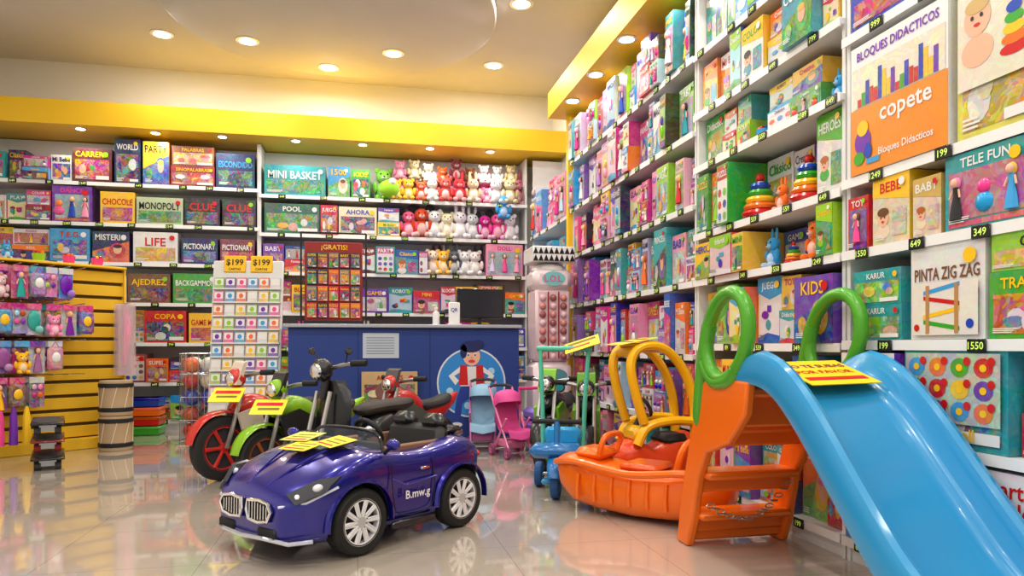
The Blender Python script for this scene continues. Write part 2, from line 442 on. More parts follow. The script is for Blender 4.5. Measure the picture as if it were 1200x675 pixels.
mw,_=surf('wall_paint',(.76,.745,.70),(.78,.765,.72)); mc,_=surf('ceiling_paint',(.58,.56,.54),(.60,.58,.56)); my,_=surf('yellow_paint',(.84,.53,.012),(.86,.55,.018),rough=.45)
room_box('floor',(XL-.1,YF,-.1),(XR+.1,YB+.1,0),mf)
room_box('wall_back',(XL-.1,YB,0),(XR+.1,YB+.1,CZ),mw)
room_box('wall_right',(XR,YF,0),(XR+.1,YB,CZ),mw)
room_box('wall_left',(XL-.1,YF,0),(XL,YB,CZ),mw)
room_box('ceiling',(XL-.1,YF,CZ),(XR+.1,YB+.1,CZ+.1),mc)
mb=MB(); mb.lathe([(1.4,CZ-.0),(1.4,CZ-.09),(1.385,CZ-.1)],WHITE,seg=96,c=(-.2,6.45,0)); o=mb.finish('trim_ceiling_disc'); o.data.materials.clear(); o.data.materials.append(mc)
room_box('trim_soffit_back',(XL,7.6,2.95),(XR,YB,3.18),my)
room_box('trim_soffit_right',(1.72,YF,2.95),(XR,6.5,3.18),my)
room_box('trim_column_right',(1.86,6.31,0),(XR,6.37,2.95),my)
mb=MB()
mb.box((XR-.06,3.2,3.5),(XR-.001,6.6,3.74),(.2,.19,.18),'matte')
for i in range(5): mb.box((XR-.075,3.22,3.53+i*.042),(XR-.06,6.58,3.548+i*.042),(.4,.38,.36),'metal')
mb.finish('air_vent')
LW=(1,.955,.9)
def downlight_or_fill(x,y,z,power,r=.055,lamp=True,size=.1):
    mb=MB(); mb.lathe([(r*1.4,z),(r*1.4,z-.008),(r,z-.01),(r,z-.002)],(.85,.85,.85),'metal',seg=20,c=(x,y,0))
    mb.lathe([(r*.97,z-.004),(r*.97,z-.0115)],LW,'glow',seg=20,c=(x,y,0))
    mb.finish('recessed_or_fill_downlight')
    l=bpy.data.lights.new('lamp','AREA'); l.shape='DISK'; l.size=size; l.energy=power; l.color=LW
    o=bpy.data.objects.new('downlight_or_fill_lamp',l); scene.collection.objects.link(o); o.location=(x,y,z-.02)
for x,y,d in [(-1.8,7.35,0),(1.39,7.45,0),(1.37,6.06,0),(-.29,7.6,1),(.336,7.1,1),(-1.0,7.09,1)]:
    downlight_or_fill(x,y,CZ-(.1 if d else 0),15,r=.075)
for x in (-2.2,-.6,1.0):  # added fill lamps, out of view and behind the camera, shaped like the downlights
    for y in (4.6,2.9,1.2,-.5,-2.1):
        downlight_or_fill(x,y,CZ,19,r=.075)
for x in (-2.62,-1.95,-1.33,-.62,.05,.75,1.4): downlight_or_fill(x,7.72,2.95,3.6,.04)
for y in (5.97,5.35,4.69,4.03,3.37,2.7,2.04,1.38,.7): downlight_or_fill(1.8,y,2.95,2.0,.05)

# ------------------------------------------------------------ back wall shelves
MBk=T((-3.6,7.88,0))
shelf_unit('back_shelving_unit',MBk,2.6,[.1,.48,.88,1.28,1.68,2.07,2.47],top=2.94,dens=.3)
MBr=T((-1.0,7.88,0))
shelf_unit('back_shelving_unit',MBr,2.85,[.1,.48,.83,1.2,1.62,2.02,2.42],top=2.94,dens=.3)
g=MB()
g.M=T((0,7.88,0))
def F(x,w,h,c,k,t,tc,pal=PAL_GAME): return (x,w,h,c,k,t,tc,pal)
def frow(x0,x1,z,h,pal,feat=(),**k): fill_row(g,x0,x1,z+.001,h,pal,feat,**k)
frow(-3.57,-1.03,2.47,.34,PAL_GAME,[F(-2.75,.36,.33,(.12,.01,.01),0,'CARRERA',YEL),F(-2.37,.24,.44,NAV,0,'WORLD',WHITE),F(-2.11,.25,.43,YEL,2,'PARTY',BLK),F(-1.85,.42,.2,(.35,.02,.02),0,'SINOPALABRAS',YEL,[RED,RED]),F(-1.42,.38,.35,NAV,4,'ESCONDIDO',SKY,[BLK,NAV])],hr=(.6,.9))
toybox(g,-1.84,2.675,.4,.2,.26,.01,(.25,.07,.02),0,'PALABRAS',YEL,PAL_GAME)
frow(-3.57,-1.03,2.07,.34,PAL_GAME,[F(-2.93,.36,.35,PUR,1,'DANCE',PNK,PAL_PINK),F(-2.5,.32,.31,YEL,4,'CHOCOLE',RED,[ORG,MAG]),F(-2.17,.44,.27,(.5,.58,.36),4,'MONOPOLY',BLK,[WHITE,GRN]),F(-1.72,.34,.28,BLK,4,'CLUE',RED,[NAV,BRN]),F(-1.36,.33,.28,BLK,4,'CLUE',RED,[NAV,BRN])])
frow(-3.57,-1.03,1.68,.34,PAL_GAME,[F(-2.95,.36,.32,SKY,0,'T.E.G.',RED),F(-2.57,.34,.3,NAV,2,'MISTERIO',WHITE),F(-2.2,.42,.31,WHITE,4,'LIFE',RED,[YEL,GRN]),F(-1.75,.35,.26,NAV,4,'PICTIONARY',WHITE,[NAV,BLU]),F(-1.38,.34,.26,(.2,.02,.05),4,'PICTIONARY',WHITE,[RED,BRN])])
frow(-3.57,-1.03,1.28,.34,PAL_GAME,[F(-1.83,.43,.3,GRN,4,'BACKGAMMON',WHITE,[(.05,.25,.08)]),F(-2.25,.4,.29,BRN,4,'AJEDREZ',YEL,[BRN,BLK])])
frow(-3.57,-1.03,.88,.34,PAL_GAME,[F(-2.1,.4,.32,RED,0,'COPA',YEL),F(-1.68,.38,.3,YEL,4,'GAME MANIA',RED,[RED,ORG])])
frow(-3.57,-1.03,.48,.34,PAL_GAME,(),kinds=[3,0]); frow(-3.57,-1.03,.1,.3,PAL_GAME+PAL_BABY,())
frow(-.97,.15,2.42,.32,PAL_GAME,[F(-.95,.62,.31,TEAL,4,'MINI BASKET',WHITE,[BLU,GRN]),F(-.31,.23,.32,SKY,2,'1500',YEL,[CRM,GRN]),F(-.07,.2,.3,GRN,0,'KIDS',YEL)])
frow(-.97,.45,2.02,.33,PAL_GAME,[F(-.95,.56,.31,(.02,.12,.08),0,'POOL',WHITE,[GRN,(0,.3,.15)]),F(-.2,.4,.3,CRM,0,'AHORA',BLU)])
frow(-.97,.75,1.62,.32,PAL_GAME,()); frow(-.97,1.83,1.2,.34,PAL_GAME,()); frow(-.97,1.83,.83,.3,PAL_BABY+PAL_PINK,()); frow(-.97,1.83,.48,.3,PAL_BABY,()); 
frow(1.35,1.83,1.62,.3,PAL_PINK,[F(1.38,.42,.35,LPK,1,'DOLL',MAG,PAL_PINK)])
g.finish('board_game_boxes')
p=MB(); p.M=T((0,7.88,0))
PC=[WHITE,(.8,.3,.42),WHITE,(.7,.05,.07),LPK,(.7,.55,.32),WHITE,LPK,(.75,.2,.35)]
for i in range(9):
    x=.28+i*.185; plush(p,x,.2,2.421,R.uniform(.34,.4),jit(R.choice([ORG,RED,WHITE,LPK,LIM,BRN]) if i<4 else R.choice(PC)),R.choice(['round','round','long']))
xx=.3
while xx<1.78:
    s=R.uniform(.18,.3); plush(p,xx,.04,2.421,s,jit(R.choice([LIM,RED,ORG,YEL,SKY,PNK]) if xx<.75 else R.choice(PC)),R.choice(['round','round','long','round'])); xx+=s*.55
p.ell((.33,.0,2.53),(.11,.08,.1),LIM,'plush'); p.ell((.36,-.05,2.6),(.04,.03,.04),WHITE,'plush')
for i in range(9): plush(p,.45+i*.155,.14,2.66+R.uniform(-.03,.03),R.uniform(.2,.28),jit(R.choice([WHITE,LPK,BRN,WHITE,ORG,(.7,.55,.3),PNK])),'round')
for i in range(9): plush(p,.54+i*.14,.08,2.021,R.uniform(.28,.36),jit([PNK,RED,WHITE,CRM,WHITE,(.6,.6,.62),MAG,PNK,WHITE][i]),['big','big','round','round','long','long','big','big','round'][i])
plush(p,1.58,.02,2.25,.28,SKY,'round')
for i in range(10): plush(p,.8+i*.058,.06+(i%2)*.12,1.621,.29,jit(R.choice([(.1,.1,.1),PNK,BRN,CRM,WHITE,YEL])),R.choice(['round','long']))
p.finish('plush_toys')

# ------------------------------------------------------------ right wall shelves
def MR(y): return T((1.88,y,0)) @ Rz(-90)
shelf_unit('side_shelving_unit',MR(6.3),2.45,[.1,.4,.80,1.22,1.66,2.08,2.51],dens=.2)
shelf_unit('side_shelving_unit',MR(3.84),1.29,[.1,.48,.86,1.22,1.48,1.86,2.16,2.5],dens=.2)
shelf_unit('side_shelving_unit',MR(2.54),1.7,[.1,.52,.87,1.22,1.50,2.06,2.5],dens=.25)
shelf_unit('side_shelving_unit',MR(7.84),1.44,[.1,.5,1.0,1.5,2.05],dens=.3)
g=MB(); g.M=MR(6.3); DW=['DOLL','GLAM','BABY','PRINCESS','FASHION','LOVE','SWEET','BEBE','MAGIC','STYLE','Mi Bebé','Muñeca']
for z,h in [(2.51,.38),(2.08,.38),(1.66,.37),(1.22,.39),(.8,.37),(.4,.35),(.1,.25)]:
    fill_row(g,.03,2.42,z+.001,h,PAL_PINK,(),kinds=[1,1,1,0,2,5,6],wr=(.09,.2),hr=(.78,.99),words=DW,d=.2)
g.finish('doll_boxes')
g=MB(); g.M=MR(7.84)
for z,h in [(2.05,.6),(1.5,.45),(1.0,.42),(.5,.4)]:
    fill_row(g,.03,1.4,z+.001,h,[LPK,PNK,SKY,WHITE,LPK],(),kinds=[1,0,5],wr=(.2,.35),words=DW)
g.finish('doll_boxes')
g=MB(); g.M=MR(3.84)
for z,h,lo in [(2.5,.41,0),(2.16,.29,0),(1.86,.26,.3),(1.48,.345,.35),(1.22,.22,.5),(.86,.33,.15),(.48,.33,0),(.1,.34,0)]:
    fill_row(g,.03,1.26,z+.001,h,PAL_BABY,(),wr=(.11,.24),loose=lo,hr=(.84,1.0),stack=.45)
g.finish('baby_toy_boxes')
g=MB(); g.M=MR(2.54)
def fr(z,h,feat,**k): fill_row(g,.03,1.65,z+.001,h,PAL_BABY,feat,**k)
fr(2.5,.4,(),wr=(.15,.3)); fr(2.06,.38,[(.05,.4,.2,BLU,4,'PUZZLE',YEL,[SKY,RED])],wr=(.25,.4)); toybox(g,.06,2.262,.36,.15,.25,.01,SKY,5,'PUZZLE',YEL,PAL_BABY)
fr(1.5,.4,[(.06,.48,.49,WHITE,0,' ',WHITE,[WHITE]),(.56,.3,.5,(.72,.68,.1),0,'TIERRA',RED,[CRM,SKY,YEL]),(.88,.5,.4,LIM,0,'FARM',WHITE)],wr=(.2,.3))
x=.064;w=.472
g.box((x,-.01,1.502),(x+w,.0,1.99),WHITE,'pack')
yy=-.0115
g.rect(x,1.502,x+w,1.75,yy,(.82,.27,.02),'pack',.05)
g.text('copete',x+w*.6,1.69,yy-.002,.075,WHITE,w*.6)
g.text('BLOQUES DIDACTICOS',x+w*.5,1.945,yy-.001,.04,PUR,w*.85)
g.rect(x+.01,1.752,x+w-.01,1.905,yy,(.85,.8,.6),'pack',.35)
for i in range(18):
    hh=[.03,.05,.09,.06,.05,.12,.1,.06,.09][i%9]
    g.rect(x+.04+i*.022,1.755,x+.06+i*.022,1.755+hh,yy-.001,[RED,YEL,BLU,RED,GRN,PUR,YEL,RED,BLU][(i*4)%9],'pack',.2)
g.disc(x+.07,1.62,.045,.05,yy-.002,PUR); g.disc(x+.07,1.67,.03,.03,yy-.003,YEL); g.disc(x+.05,1.56,.03,.025,yy-.003,GRN); g.disc(x+.1,1.58,.02,.03,yy-.004,BLU); g.rect(x+.09,1.53,x+.16,1.55,yy-.003,SKY)
g.text('Bloques Didacticos',x+w*.6,1.56,yy-.002,.035,WHITE,w*.55)
g.rect(.575,1.65,.85,1.95,-.0105,(.8,.75,.6),'pack',.25)
g.disc(.65,1.86,.05,.055,-.012,SKIN); g.disc(.65,1.90,.045,.025,-.013,(.6,.4,.15)); g.disc(.65,1.76,.06,.05,-.0115,SKIN)
for i,c in enumerate([RED,ORG,YEL,GRN,BLU]): g.disc(.78,1.72+i*.03,.05-.006*i,.018,-.012-.0005*i,c)
g.disc(.633,1.865,.006,.007,-.014,BLK); g.disc(.667,1.865,.006,.007,-.014,BLK); g.disc(.65,1.84,.012,.005,-.014,RED)
fr(1.22,.26,[(.03,.12,.2,RED,1,'TOY',WHITE,[BLU]),(.17,.19,.245,YEL,5,'BEBE',RED,[BRN,CRM]),(.37,.13,.2,(.6,.4,.1),5,'BABY',WHITE,[CRM]),(.51,.31,.24,TEAL,1,'TELE FUN',WHITE,[SKY,PNK])],wr=(.2,.3))
fr(.87,.32,[(.06,.26,.13,TEAL,0,'KARUR',WHITE,[LIM,SKY]),(.36,.31,.32,WHITE,4,'PINTA ZIG ZAG',BRN,[(.8,.7,.6),WHITE]),(.68,.3,.2,GRN,0,'TRACTOR',YEL)],wr=(.2,.3))
toybox(g,.064,1.002,.25,.13,.25,.001,TEAL,0,'KARUR',WHITE,[LIM,SKY])
g.rect(.38,.885,.65,1.06,-.0085,(.8,.74,.66),'pack',.12)
for i in range(4):
    z=.91+i*.04; s=1 if i%2 else -1
    g.poly([(.43,z-s*.012),(.58,z+s*.012),(.58,z+s*.012+.014),(.43,z-s*.012+.014)],-.0095,[GRN,YEL,RED,SKY][i])
g.rect(.44,.89,.455,1.05,-.010,(.5,.25,.08)); g.rect(.56,.89,.575,1.05,-.010,(.5,.25,.08)); g.disc(.4,.91,.012,.012,-.01,RED); g.disc(.62,.92,.015,.015,-.01,BLU)
toybox(g,.69,1.072,.28,.12,.25,.001,LIM,4,'CAT',BLK,[YEL])
fr(.52,.31,[(.33,.42,.32,TEAL,0,' ',WHITE,[TEAL])],wr=(.2,.3))
g.rect(.35,.6,.73,.825,-.009,(.55,.6,.52),'pack',.5)
for i in range(12):
    xx=.4+(i%4)*.09; zz=.64+(i//4)*.07; c=[YEL,RED,GRN,ORG,SKY,PUR][(i*5)%6]
    g.disc(xx,zz,.036,.031,-.010,c,'pack',.2); g.disc(xx,zz,.013,.012,-.011,YEL); g.disc(xx+.03,zz+.02,.014,.014,-.0115,RED)
g.text('Baby Bell',.54,.562,-.010,.05,YEL,.3)
fr(.1,.35,[(.02,.4,.3,(.7,.7,.7),5,'BUSY',BLU,[SKY,YEL]),(.44,.56,.37,(.7,.73,.75),6,' ',RED,[WHITE])],wr=(.3,.4))
g.rect(.46,.12,.98,.455,-.010,(.72,.74,.76))
g.text('Smart',.73,.425,-.012,.05,RED,.2); g.text('tablet',.78,.365,-.012,.05,RED,.2)
g.disc(.625,.335,.06,.068,-.012,SKIN,'pack',0,20); g.disc(.625,.39,.058,.028,-.013,(.1,.04,.02),'pack',0,16)
for dx in (-.022,.022): g.disc(.625+dx,.342,.008,.009,-.014,BLK)
g.disc(.625,.305,.018,.010,-.014,(.7,.1,.1)); g.disc(.625,.21,.09,.06,-.0115,RED)
g.rect(.74,.15,.94,.3,-.012,BLU); g.rect(.755,.165,.925,.285,-.013,SKY,'pack',.6)
g.finish('large_toy_boxes')

# ------------------------------------------------------------ counter
c=MB(); CB=(.018,.05,.24)
c.rbox((-.56,6.2,0),(1.38,6.75,1.0),.006,CB,'matte')
c.rbox((-.6,6.16,1.0),(1.4,6.79,1.03),.006,(.4,.42,.47),'plastic')
for x in (-.0,.6): c.box((x,6.197,.02),(x+.004,6.2,.98),(.01,.02,.1),'matte')
c.box((-.56,6.19,0),(1.38,6.2,.06),(.3,.3,.33),'metal')
c.M=T((0,6.197,0))
mx,mz=.96,.53
c.disc(mx,mz,.3,.3,-.001,(.65,.7,.75),'matte',0,40); c.disc(mx,mz,.285,.285,-.002,(.03,.25,.62),'matte',0,40)
for a in (30,80,200,260): c.disc(mx+.2*math.cos(math.radians(a)),mz+.2*math.sin(math.radians(a)),.03,.03,-.0025,(.4,.65,.8),'matte')
D=-.003
c.poly([(mx-.09,mz-.02),(mx+.1,mz-.02),(mx+.12,mz-.14),(mx+.04,mz-.33),(mx-.02,mz-.33),(mx+.0,mz-.12),(mx-.08,mz-.18),(mx-.1,mz-.34),(mx-.16,mz-.34),(mx-.13,mz-.14)],D,(.02,.05,.3),'matte')
c.poly([(mx-.1,mz+.14),(mx+.1,mz+.14),(mx+.11,mz-.03),(mx-.1,mz-.03)],D-.001,(.75,.75,.75),'matte')
c.poly([(mx-.1,mz+.15),(mx-.04,mz+.15),(mx-.03,mz-.02),(mx-.11,mz-.02)],D-.002,RED,'matte'); c.poly([(mx+.04,mz+.15),(mx+.1,mz+.15),(mx+.11,mz-.02),(mx+.04,mz-.02)],D-.002,RED,'matte')
c.poly([(mx-.1,mz+.14),(mx-.2,mz+.06),(mx-.14,mz-.02),(mx-.11,mz+.02),(mx-.15,mz+.06),(mx-.1,mz+.09)],D-.002,WHITE,'matte')
c.poly([(mx+.1,mz+.14),(mx+.2,mz+.06),(mx+.15,mz-.03),(mx+.11,mz+.0),(mx+.15,mz+.06),(mx+.1,mz+.09)],D-.002,WHITE,'matte')
c.disc(mx,mz+.23,.075,.085,D-.003,SKIN,'matte',0,20); 
c.disc(mx-.005,mz+.31,.095,.05,D-.004,(.01,.02,.12),'matte',0,18); c.disc(mx-.07,mz+.27,.03,.06,D-.004,(.01,.02,.12),'matte'); c.disc(mx+.06,mz+.33,.05,.04,D-.005,(.01,.02,.12),'matte')
for dx in (-.03,.03): c.disc(mx+dx,mz+.24,.012,.018,D-.005,WHITE,'matte'); c.disc(mx+dx,mz+.238,.007,.01,D-.006,BLK,'matte')
c.disc(mx,mz+.185,.03,.014,D-.005,(.7,.05,.05),'matte'); c.disc(mx,mz+.215,.01,.01,D-.005,(.7,.35,.2),'matte')
c.disc(mx-.13,mz-.36,.05,.022,D-.003,WHITE,'matte'); c.disc(mx+.03,mz-.35,.05,.022,D-.003,WHITE,'matte')
c.rect(.04,.745,.34,.955,-.002,(.5,.56,.64),'matte')
for i in range(7): c.rect(.07,.78+i*.022,.3,.787+i*.022,-.003,(.22,.27,.32),'matte')
c.finish('sales_counter')
s=MB(); s.M=T((0,6.13,0)); 
s.rbox((.03,0,0),(.5,.055,.3),.004,BRN,'matte'); s.rbox((.02,-.005,.3),(.51,.06,.32),.003,(.5,.48,.45),'matte')
toybox(s,.03,.322,.46,.31,.05,0,(.6,.42,.2),0,'ABEJITAS',RED,[BRN,LIM,CRM]); s.disc(.2,.47,.06,.07,-.008,(.25,.12,.1)); s.disc(.33,.45,.05,.05,-.008,ORG)
s.finish('boxed_game_on_stand')
m=MB(); m.M=T((1.08,6.45,1.031))@Rz(8)
m.lathe([(.1,.001),(.1,.012),(.03,.02)],BLK,'plastic',c=(0,.03,0)); m.cyl((0,.03,.01),(0,.03,.12),.018,BLK)
m.rbox((-.22,-.01,.06),(.22,.025,.33),.008,BLK); m.rect(-.2,.08,.2,.31,-.011,(.02,.022,.03),'plastic'); m.finish('computer_monitor')
b=MB(); b.lathe([(.03,1.031),(.032,1.12),(.028,1.14),(.012,1.15),(.012,1.17),(.018,1.17),(.018,1.185)],WHITE,seg=14,c=(.67,6.35,0)); b.tube([(.67,6.35,1.18),(.67,6.35,1.2),(.64,6.33,1.2)],.006,WHITE); b.finish('sanitizer_bottle')
b=MB(); b.M=T((.83,6.35,1.031)); b.rbox((-.06,-.04,0),(.06,.05,.012),.003,WHITE); b.rbox((-.05,-.01,.01),(.05,.01,.2),.006,WHITE); b.text('QR',0,.13,-.012,.04,BLU,.06); b.finish('card_terminal_sign')
b=MB(); b.M=T((-.2,6.5,1.031))
b.rbox((-.26,-.0,0),(.25,.03,.04),.004,BLK); b.rbox((-.25,0,.03),(.24,.02,.72),.005,(.3,.02,.02),'matte'); b.text('¡GRATIS!',0,.67,-.003,.055,YEL,.4)
for i in range(5):
    for j in range(4): toybox(b,-.23+i*.092,.06+j*.145,.082,.13,.02,-.021,jit(R.choice([BLK,RED,NAV,(.2,.2,.2),ORG])),0,R.choice(WORDS),YEL,[RED,BLK,GRN,ORG])
for x in (-.28,.27): b.cyl((x,.01,0),(x,.01,.8),.008,BLK,seg=8)
b.cyl((-.28,.01,.8),(.27,.01,.8),.008,BLK,seg=8); b.finish('trading_card_board')
SM=T((-.93,6.28,0))@Rz(-8)
b=MB(); b.M=SM@Rx(-7)
b.rbox((-.29,0,.03),(.29,.03,1.58),.008,(.7,.7,.68),'matte')
for j in range(9):
    zz=.42+j*.115
    b.box((-.28,-.03,zz-.012),(.28,0,zz),(.7,.7,.7),'plastic')
    for i in range(6):
        cc=[PNK,YEL,SKY,LIM,ORG,PUR,WHITE][(i*2+j*3)%7]
        b.box((-.27+i*.092,-.02,zz),(-.19+i*.092,-.004,zz+.09),tuple(.15+.75*q for q in cc),'pack',.25)
        b.rect(-.265+i*.092,zz+.025,-.195+i*.092,zz+.08,-.021,WHITE); b.disc(-.23+i*.092,zz+.05,.018,.02,-.022,cc)
for i in range(2): b.rbox((-.2+i*.22,-.012,1.48),(-.02+i*.22,-.002,1.62),.004,YEL,'matte'); b.text('$199',-.11+i*.22,1.56,-.014,.06,BLK,.15); b.text('CARTAS',-.11+i*.22,1.505,-.014,.02,BLK,.12)
b.rbox((-.27,-.04,.03),(.27,.0,.3),.005,(.8,.4,.05),'pack',.3)
b.M=SM; b.tube([(0,.2,1.2),(0,.45,.0)],.012,BLK); b.rbox((-.29,-.02,0),(.29,.06,.05),.005,BLK); b.finish('card_game_display_stand')

b=MB(); b.M=T((1.6,6.02,0))
PW=(.78,.66,.68)
b.rbox((-.17,-.17,0),(.17,.17,.12),.02,(.1,.1,.1)); b.rbox((-.165,-.165,.1),(.165,.165,.72),.05,PW); b.rbox((-.15,-.15,.72),(.15,.15,1.32),.02,(.72,.55,.58),'plastic')
b.rbox((-.17,-.17,1.31),(.17,.17,1.5),.05,PW); b.ell((0,0,1.49),(.155,.155,.07),(.8,.78,.76)); b.rbox((-.18,-.18,1.55),(.18,.18,1.68),.008,WHITE)
for j in range(2):
    for i in range(8):
        x=-.18+i*.045; b.poly([(x,1.555+j*.06),(x+.0225,1.61+j*.06),(x+.045,1.555+j*.06)],-.182,BLK,'plastic')
b.disc(0,1.41,.1,.06,-.173,(.2,.55,.55),'plastic',0,20); b.text('L.O.L.',0,1.41,-.175,.055,PNK,.16,'plastic')
for j in range(8):
    for i in range(3):
        b.ell((-.09+i*.09,-.152,.76+j*.07),.031,[(.65,.25,.22),(.75,.5,.55),(.35,.1,.1)][(i+j)%3],'plastic',8,6)
for x in (-.045,.045): b.cyl((x,-.165,.74),(x,-.165,1.3),.006,(.3,.02,.02),seg=6)
b.disc(0,.5,.1,.12,-.167,SKIN,'plastic',0,20); b.disc(0,.6,.12,.06,-.168,(.1,.3,.35),'plastic',0,18)
for dx in (-.05,.05): b.disc(dx,.5,.048,.042,-.17,BLK,'plastic'); b.disc(dx,.5,.036,.03,-.172,TEAL,'plastic')
b.disc(0,.425,.02,.012,-.17,RED,'plastic'); b.finish('capsule_toy_display_tower')

# ------------------------------------------------------------ left gondola
G=T((-3.12,5.87,0))@Rz(40)
b=MB(); b.M=G; YL=(.84,.52,.02)
b.box((0,.03,0),(1.49,.07,1.5),(.12,.07,.005),'matte')
for i in range(12): b.rbox((0,0,.1+i*.117),(1.49,.04,.1+i*.117+.09),.004,YL,'matte')
b.rbox((0,-.08,0),(1.49,.03,.09),.005,YL,'matte'); b.rbox((0,-.06,1.5),(1.49,.2,1.52),.004,YL,'matte'); b.rbox((1.485,-.02,0),(1.5,.09,1.5),.003,YL,'matte')
for z in (1.45,1.17,.89,.62):
    for i in range(10): b.cyl((.05+i*.11,.0,z),(.05+i*.11,-.36,z+.01),.004,(.6,.6,.6),'metal',seg=6)
b.finish('slatwall_display_stand')
h=MB(); h.M=G
for r,z in enumerate((1.45,1.17,.89,.62)):
    for i in range([9,10,8,7][r]):
        for k in range(4):
            x=.05+i*.11+R.uniform(-.02,.02); y=-.34+k*.1
            c1=jit(R.choice([PNK,LPK,PUR,WHITE,(.4,.4,.45),SKY,(.4,.22,.5),YEL,(.7,.45,.52),TEAL,LPK] if r<2 else [LPK,MAG,PUR,PNK,(.3,.1,.3),(.3,.1,.1),YEL,(.6,.4,.55)]))
            h.box((x-.05,y-.002,z-.05),(x+.05,y+.002,z-.005),jit(R.choice([PUR,PNK,WHITE,MAG,SKY,WHITE])),'pack',.5)
            q=(i+r*2+k)%5
            if q==0:
                h.box((x-.055,y+.025,z-.25),(x+.055,y+.029,z-.02),jit(R.choice([PNK,LPK,PUR,WHITE])),'pack',.6)
                doll(h,x,y,z-.24,.19,c1)
            elif q==1:
                h.rbox((x-.055,y-.02,z-.23),(x+.055,y+.02,z-.05),.02,c1,'pack',.7); h.ell((x,y-.022,z-.13),(.03,.01,.04),R.choice([YEL,WHITE,MAG]),seg=8,rings=6); h.tube([(x-.03,y,z-.06),(x,y,z-.01),(x+.03,y,z-.06)],.004,MAG,seg=5)
            elif q==2:
                h.box((x-.05,y,z-.23),(x+.05,y+.004,z-.03),c1,'pack',.8)
                for e in range(4): h.ell((x+(-.02 if e%2 else .02),y-.008,z-.08-.06*(e//2)),(.018,.01,.022),jit(R.choice(PAL_PINK)),seg=7,rings=5)
            elif q==3:
                h.box((x-.05,y+.01,z-.24),(x+.05,y+.014,z-.03),jit(R.choice([WHITE,PUR,SKY])),'pack',.7)
                h.ell((x,y,z-.13),(.045,.02,.08),c1,'plastic',9,6); h.ell((x+.03,y-.02,z-.2),(.03,.02,.03),tuple(min(1,t+.15) for t in c1),'plastic',8,6)
            else:
                plush(h,x,y,z-.25,.17,c1,R.choice(['long','round']))
for i in range(8):
    h.tube([(.05+i*.085,-.34,.4),(.05+i*.085,-.34,.33),(.05+i*.085,-.34,.12)],[.01,.025,.03],[MAG,LPK,PUR,MAG,WHITE,PNK,PUR,YEL][i],'matte',8)
for i in range(6): loosetoy(h,.2+i*.22,.06,1.522,.13)
h.finish('hanging_toys')
b=MB(); b.M=G@T((1.44,-.14,0))
b.cyl((0,.12,1.2),(0,-.1,1.21),.005,(.6,.6,.6),'metal',seg=6)
for i in range(4): b.loft([[( -.07,-.03+i*.03-.005,z),(.07,-.03+i*.03-.005,z),(.08,-.03+i*.03+.01,z),(-.06,-.03+i*.03+.01,z)] for z in (1.2,1.0,.6)],(.75,.6,.62),'clear')
b.tube([(0,0,1.2),(.01,0,1.0),(-.01,0,.68)],[.01,.04,.02],LPK,'matte'); b.finish('hanging_plastic_bags')
b=MB(); dx_,dy_=-1.93,6.46
for k,z in enumerate((0.001,.286)):
    b.lathe([(.12,z),(.125,z+.02),(.122,z+.03),(.122,z+.25),(.125,z+.26),(.12,z+.28)],(.45,.32,.19),'matte',seg=28,c=(dx_,dy_,0))
    for q in (.03,.225): b.lathe([(.125,z+q),(.13,z+q+.005),(.13,z+q+.03),(.125,z+q+.035)],BLK,'matte',seg=28,c=(dx_,dy_,0))
    for i in range(8):
        t=i*pi/4; b.cyl((dx_+.125*math.cos(t),dy_+.125*math.sin(t),z+.05),(dx_+.125*math.cos(t+.35),dy_+.125*math.sin(t+.35),z+.23),.003,CRM,seg=5)
b.finish('toy_drums')
b=MB(); b.M=T((-2.15,5.72,0))@Rz(20)
for k in range(3):
    z=.12*k
    for x in (-.2,.2):
        for sg in (-1,1): b.cyl((sg*.06-.02,x,z+.03),(sg*.06+.02,x,z+.03),.03,(.25,.02,.02) if k==1 else (.05,.05,.05),'rubber',seg=12)
        b.box((-.05,x-.02,z+.025),(.05,x+.02,z+.07),(.4,.4,.4),'metal')
    b.rbox((-.1,-.28,z+.07),(.1,.28,z+.085),.006,[BLK,(.2,.02,.02),BLK][k])
    b.ell((0,0,z+.086),(.095,.27,.006),(.05,.05,.06),'matte')
b.finish('skateboard_stack')
b=MB(); b.M=T((-1.36,6.9,0))
for z in (.02,.2,.4,.6,.78): b.tube([(-.15,-.15,z),(.15,-.15,z),(.15,.15,z),(-.15,.15,z)],.004,(.6,.6,.6),'metal',6,closed=True)
for i in range(7):
    q=-.15+i*.05
    for (x,y) in ((q,-.15),(q,.15),(-.15,q),(.15,q)): b.cyl((x,y,0),(x,y,.78),.003,(.6,.6,.6),'metal',seg=5)
for j in range(5):
    for i in range(4): b.ell((-.072+(i%2)*.144,-.072+(i//2)*.144,.1+j*.145),.07,R.choice([RED,WHITE,ORG,BLU,WHITE,BLK,CRM]),'pack',14,10,a=.4)
b.finish('ball_cage')
b=MB(); b.M=T((-1.98,7.5,0))
for k,cc in enumerate([GRN,RED,ORG,BLU]): b.rbox((-.14,-.1,k*.09),(.14,.15,k*.09+.085),.01,cc); b.rbox((-.15,-.11,k*.09+.06),(.15,.16,k*.09+.085),.005,jit(cc,.1))
b.finish('stacked_storage_boxes')

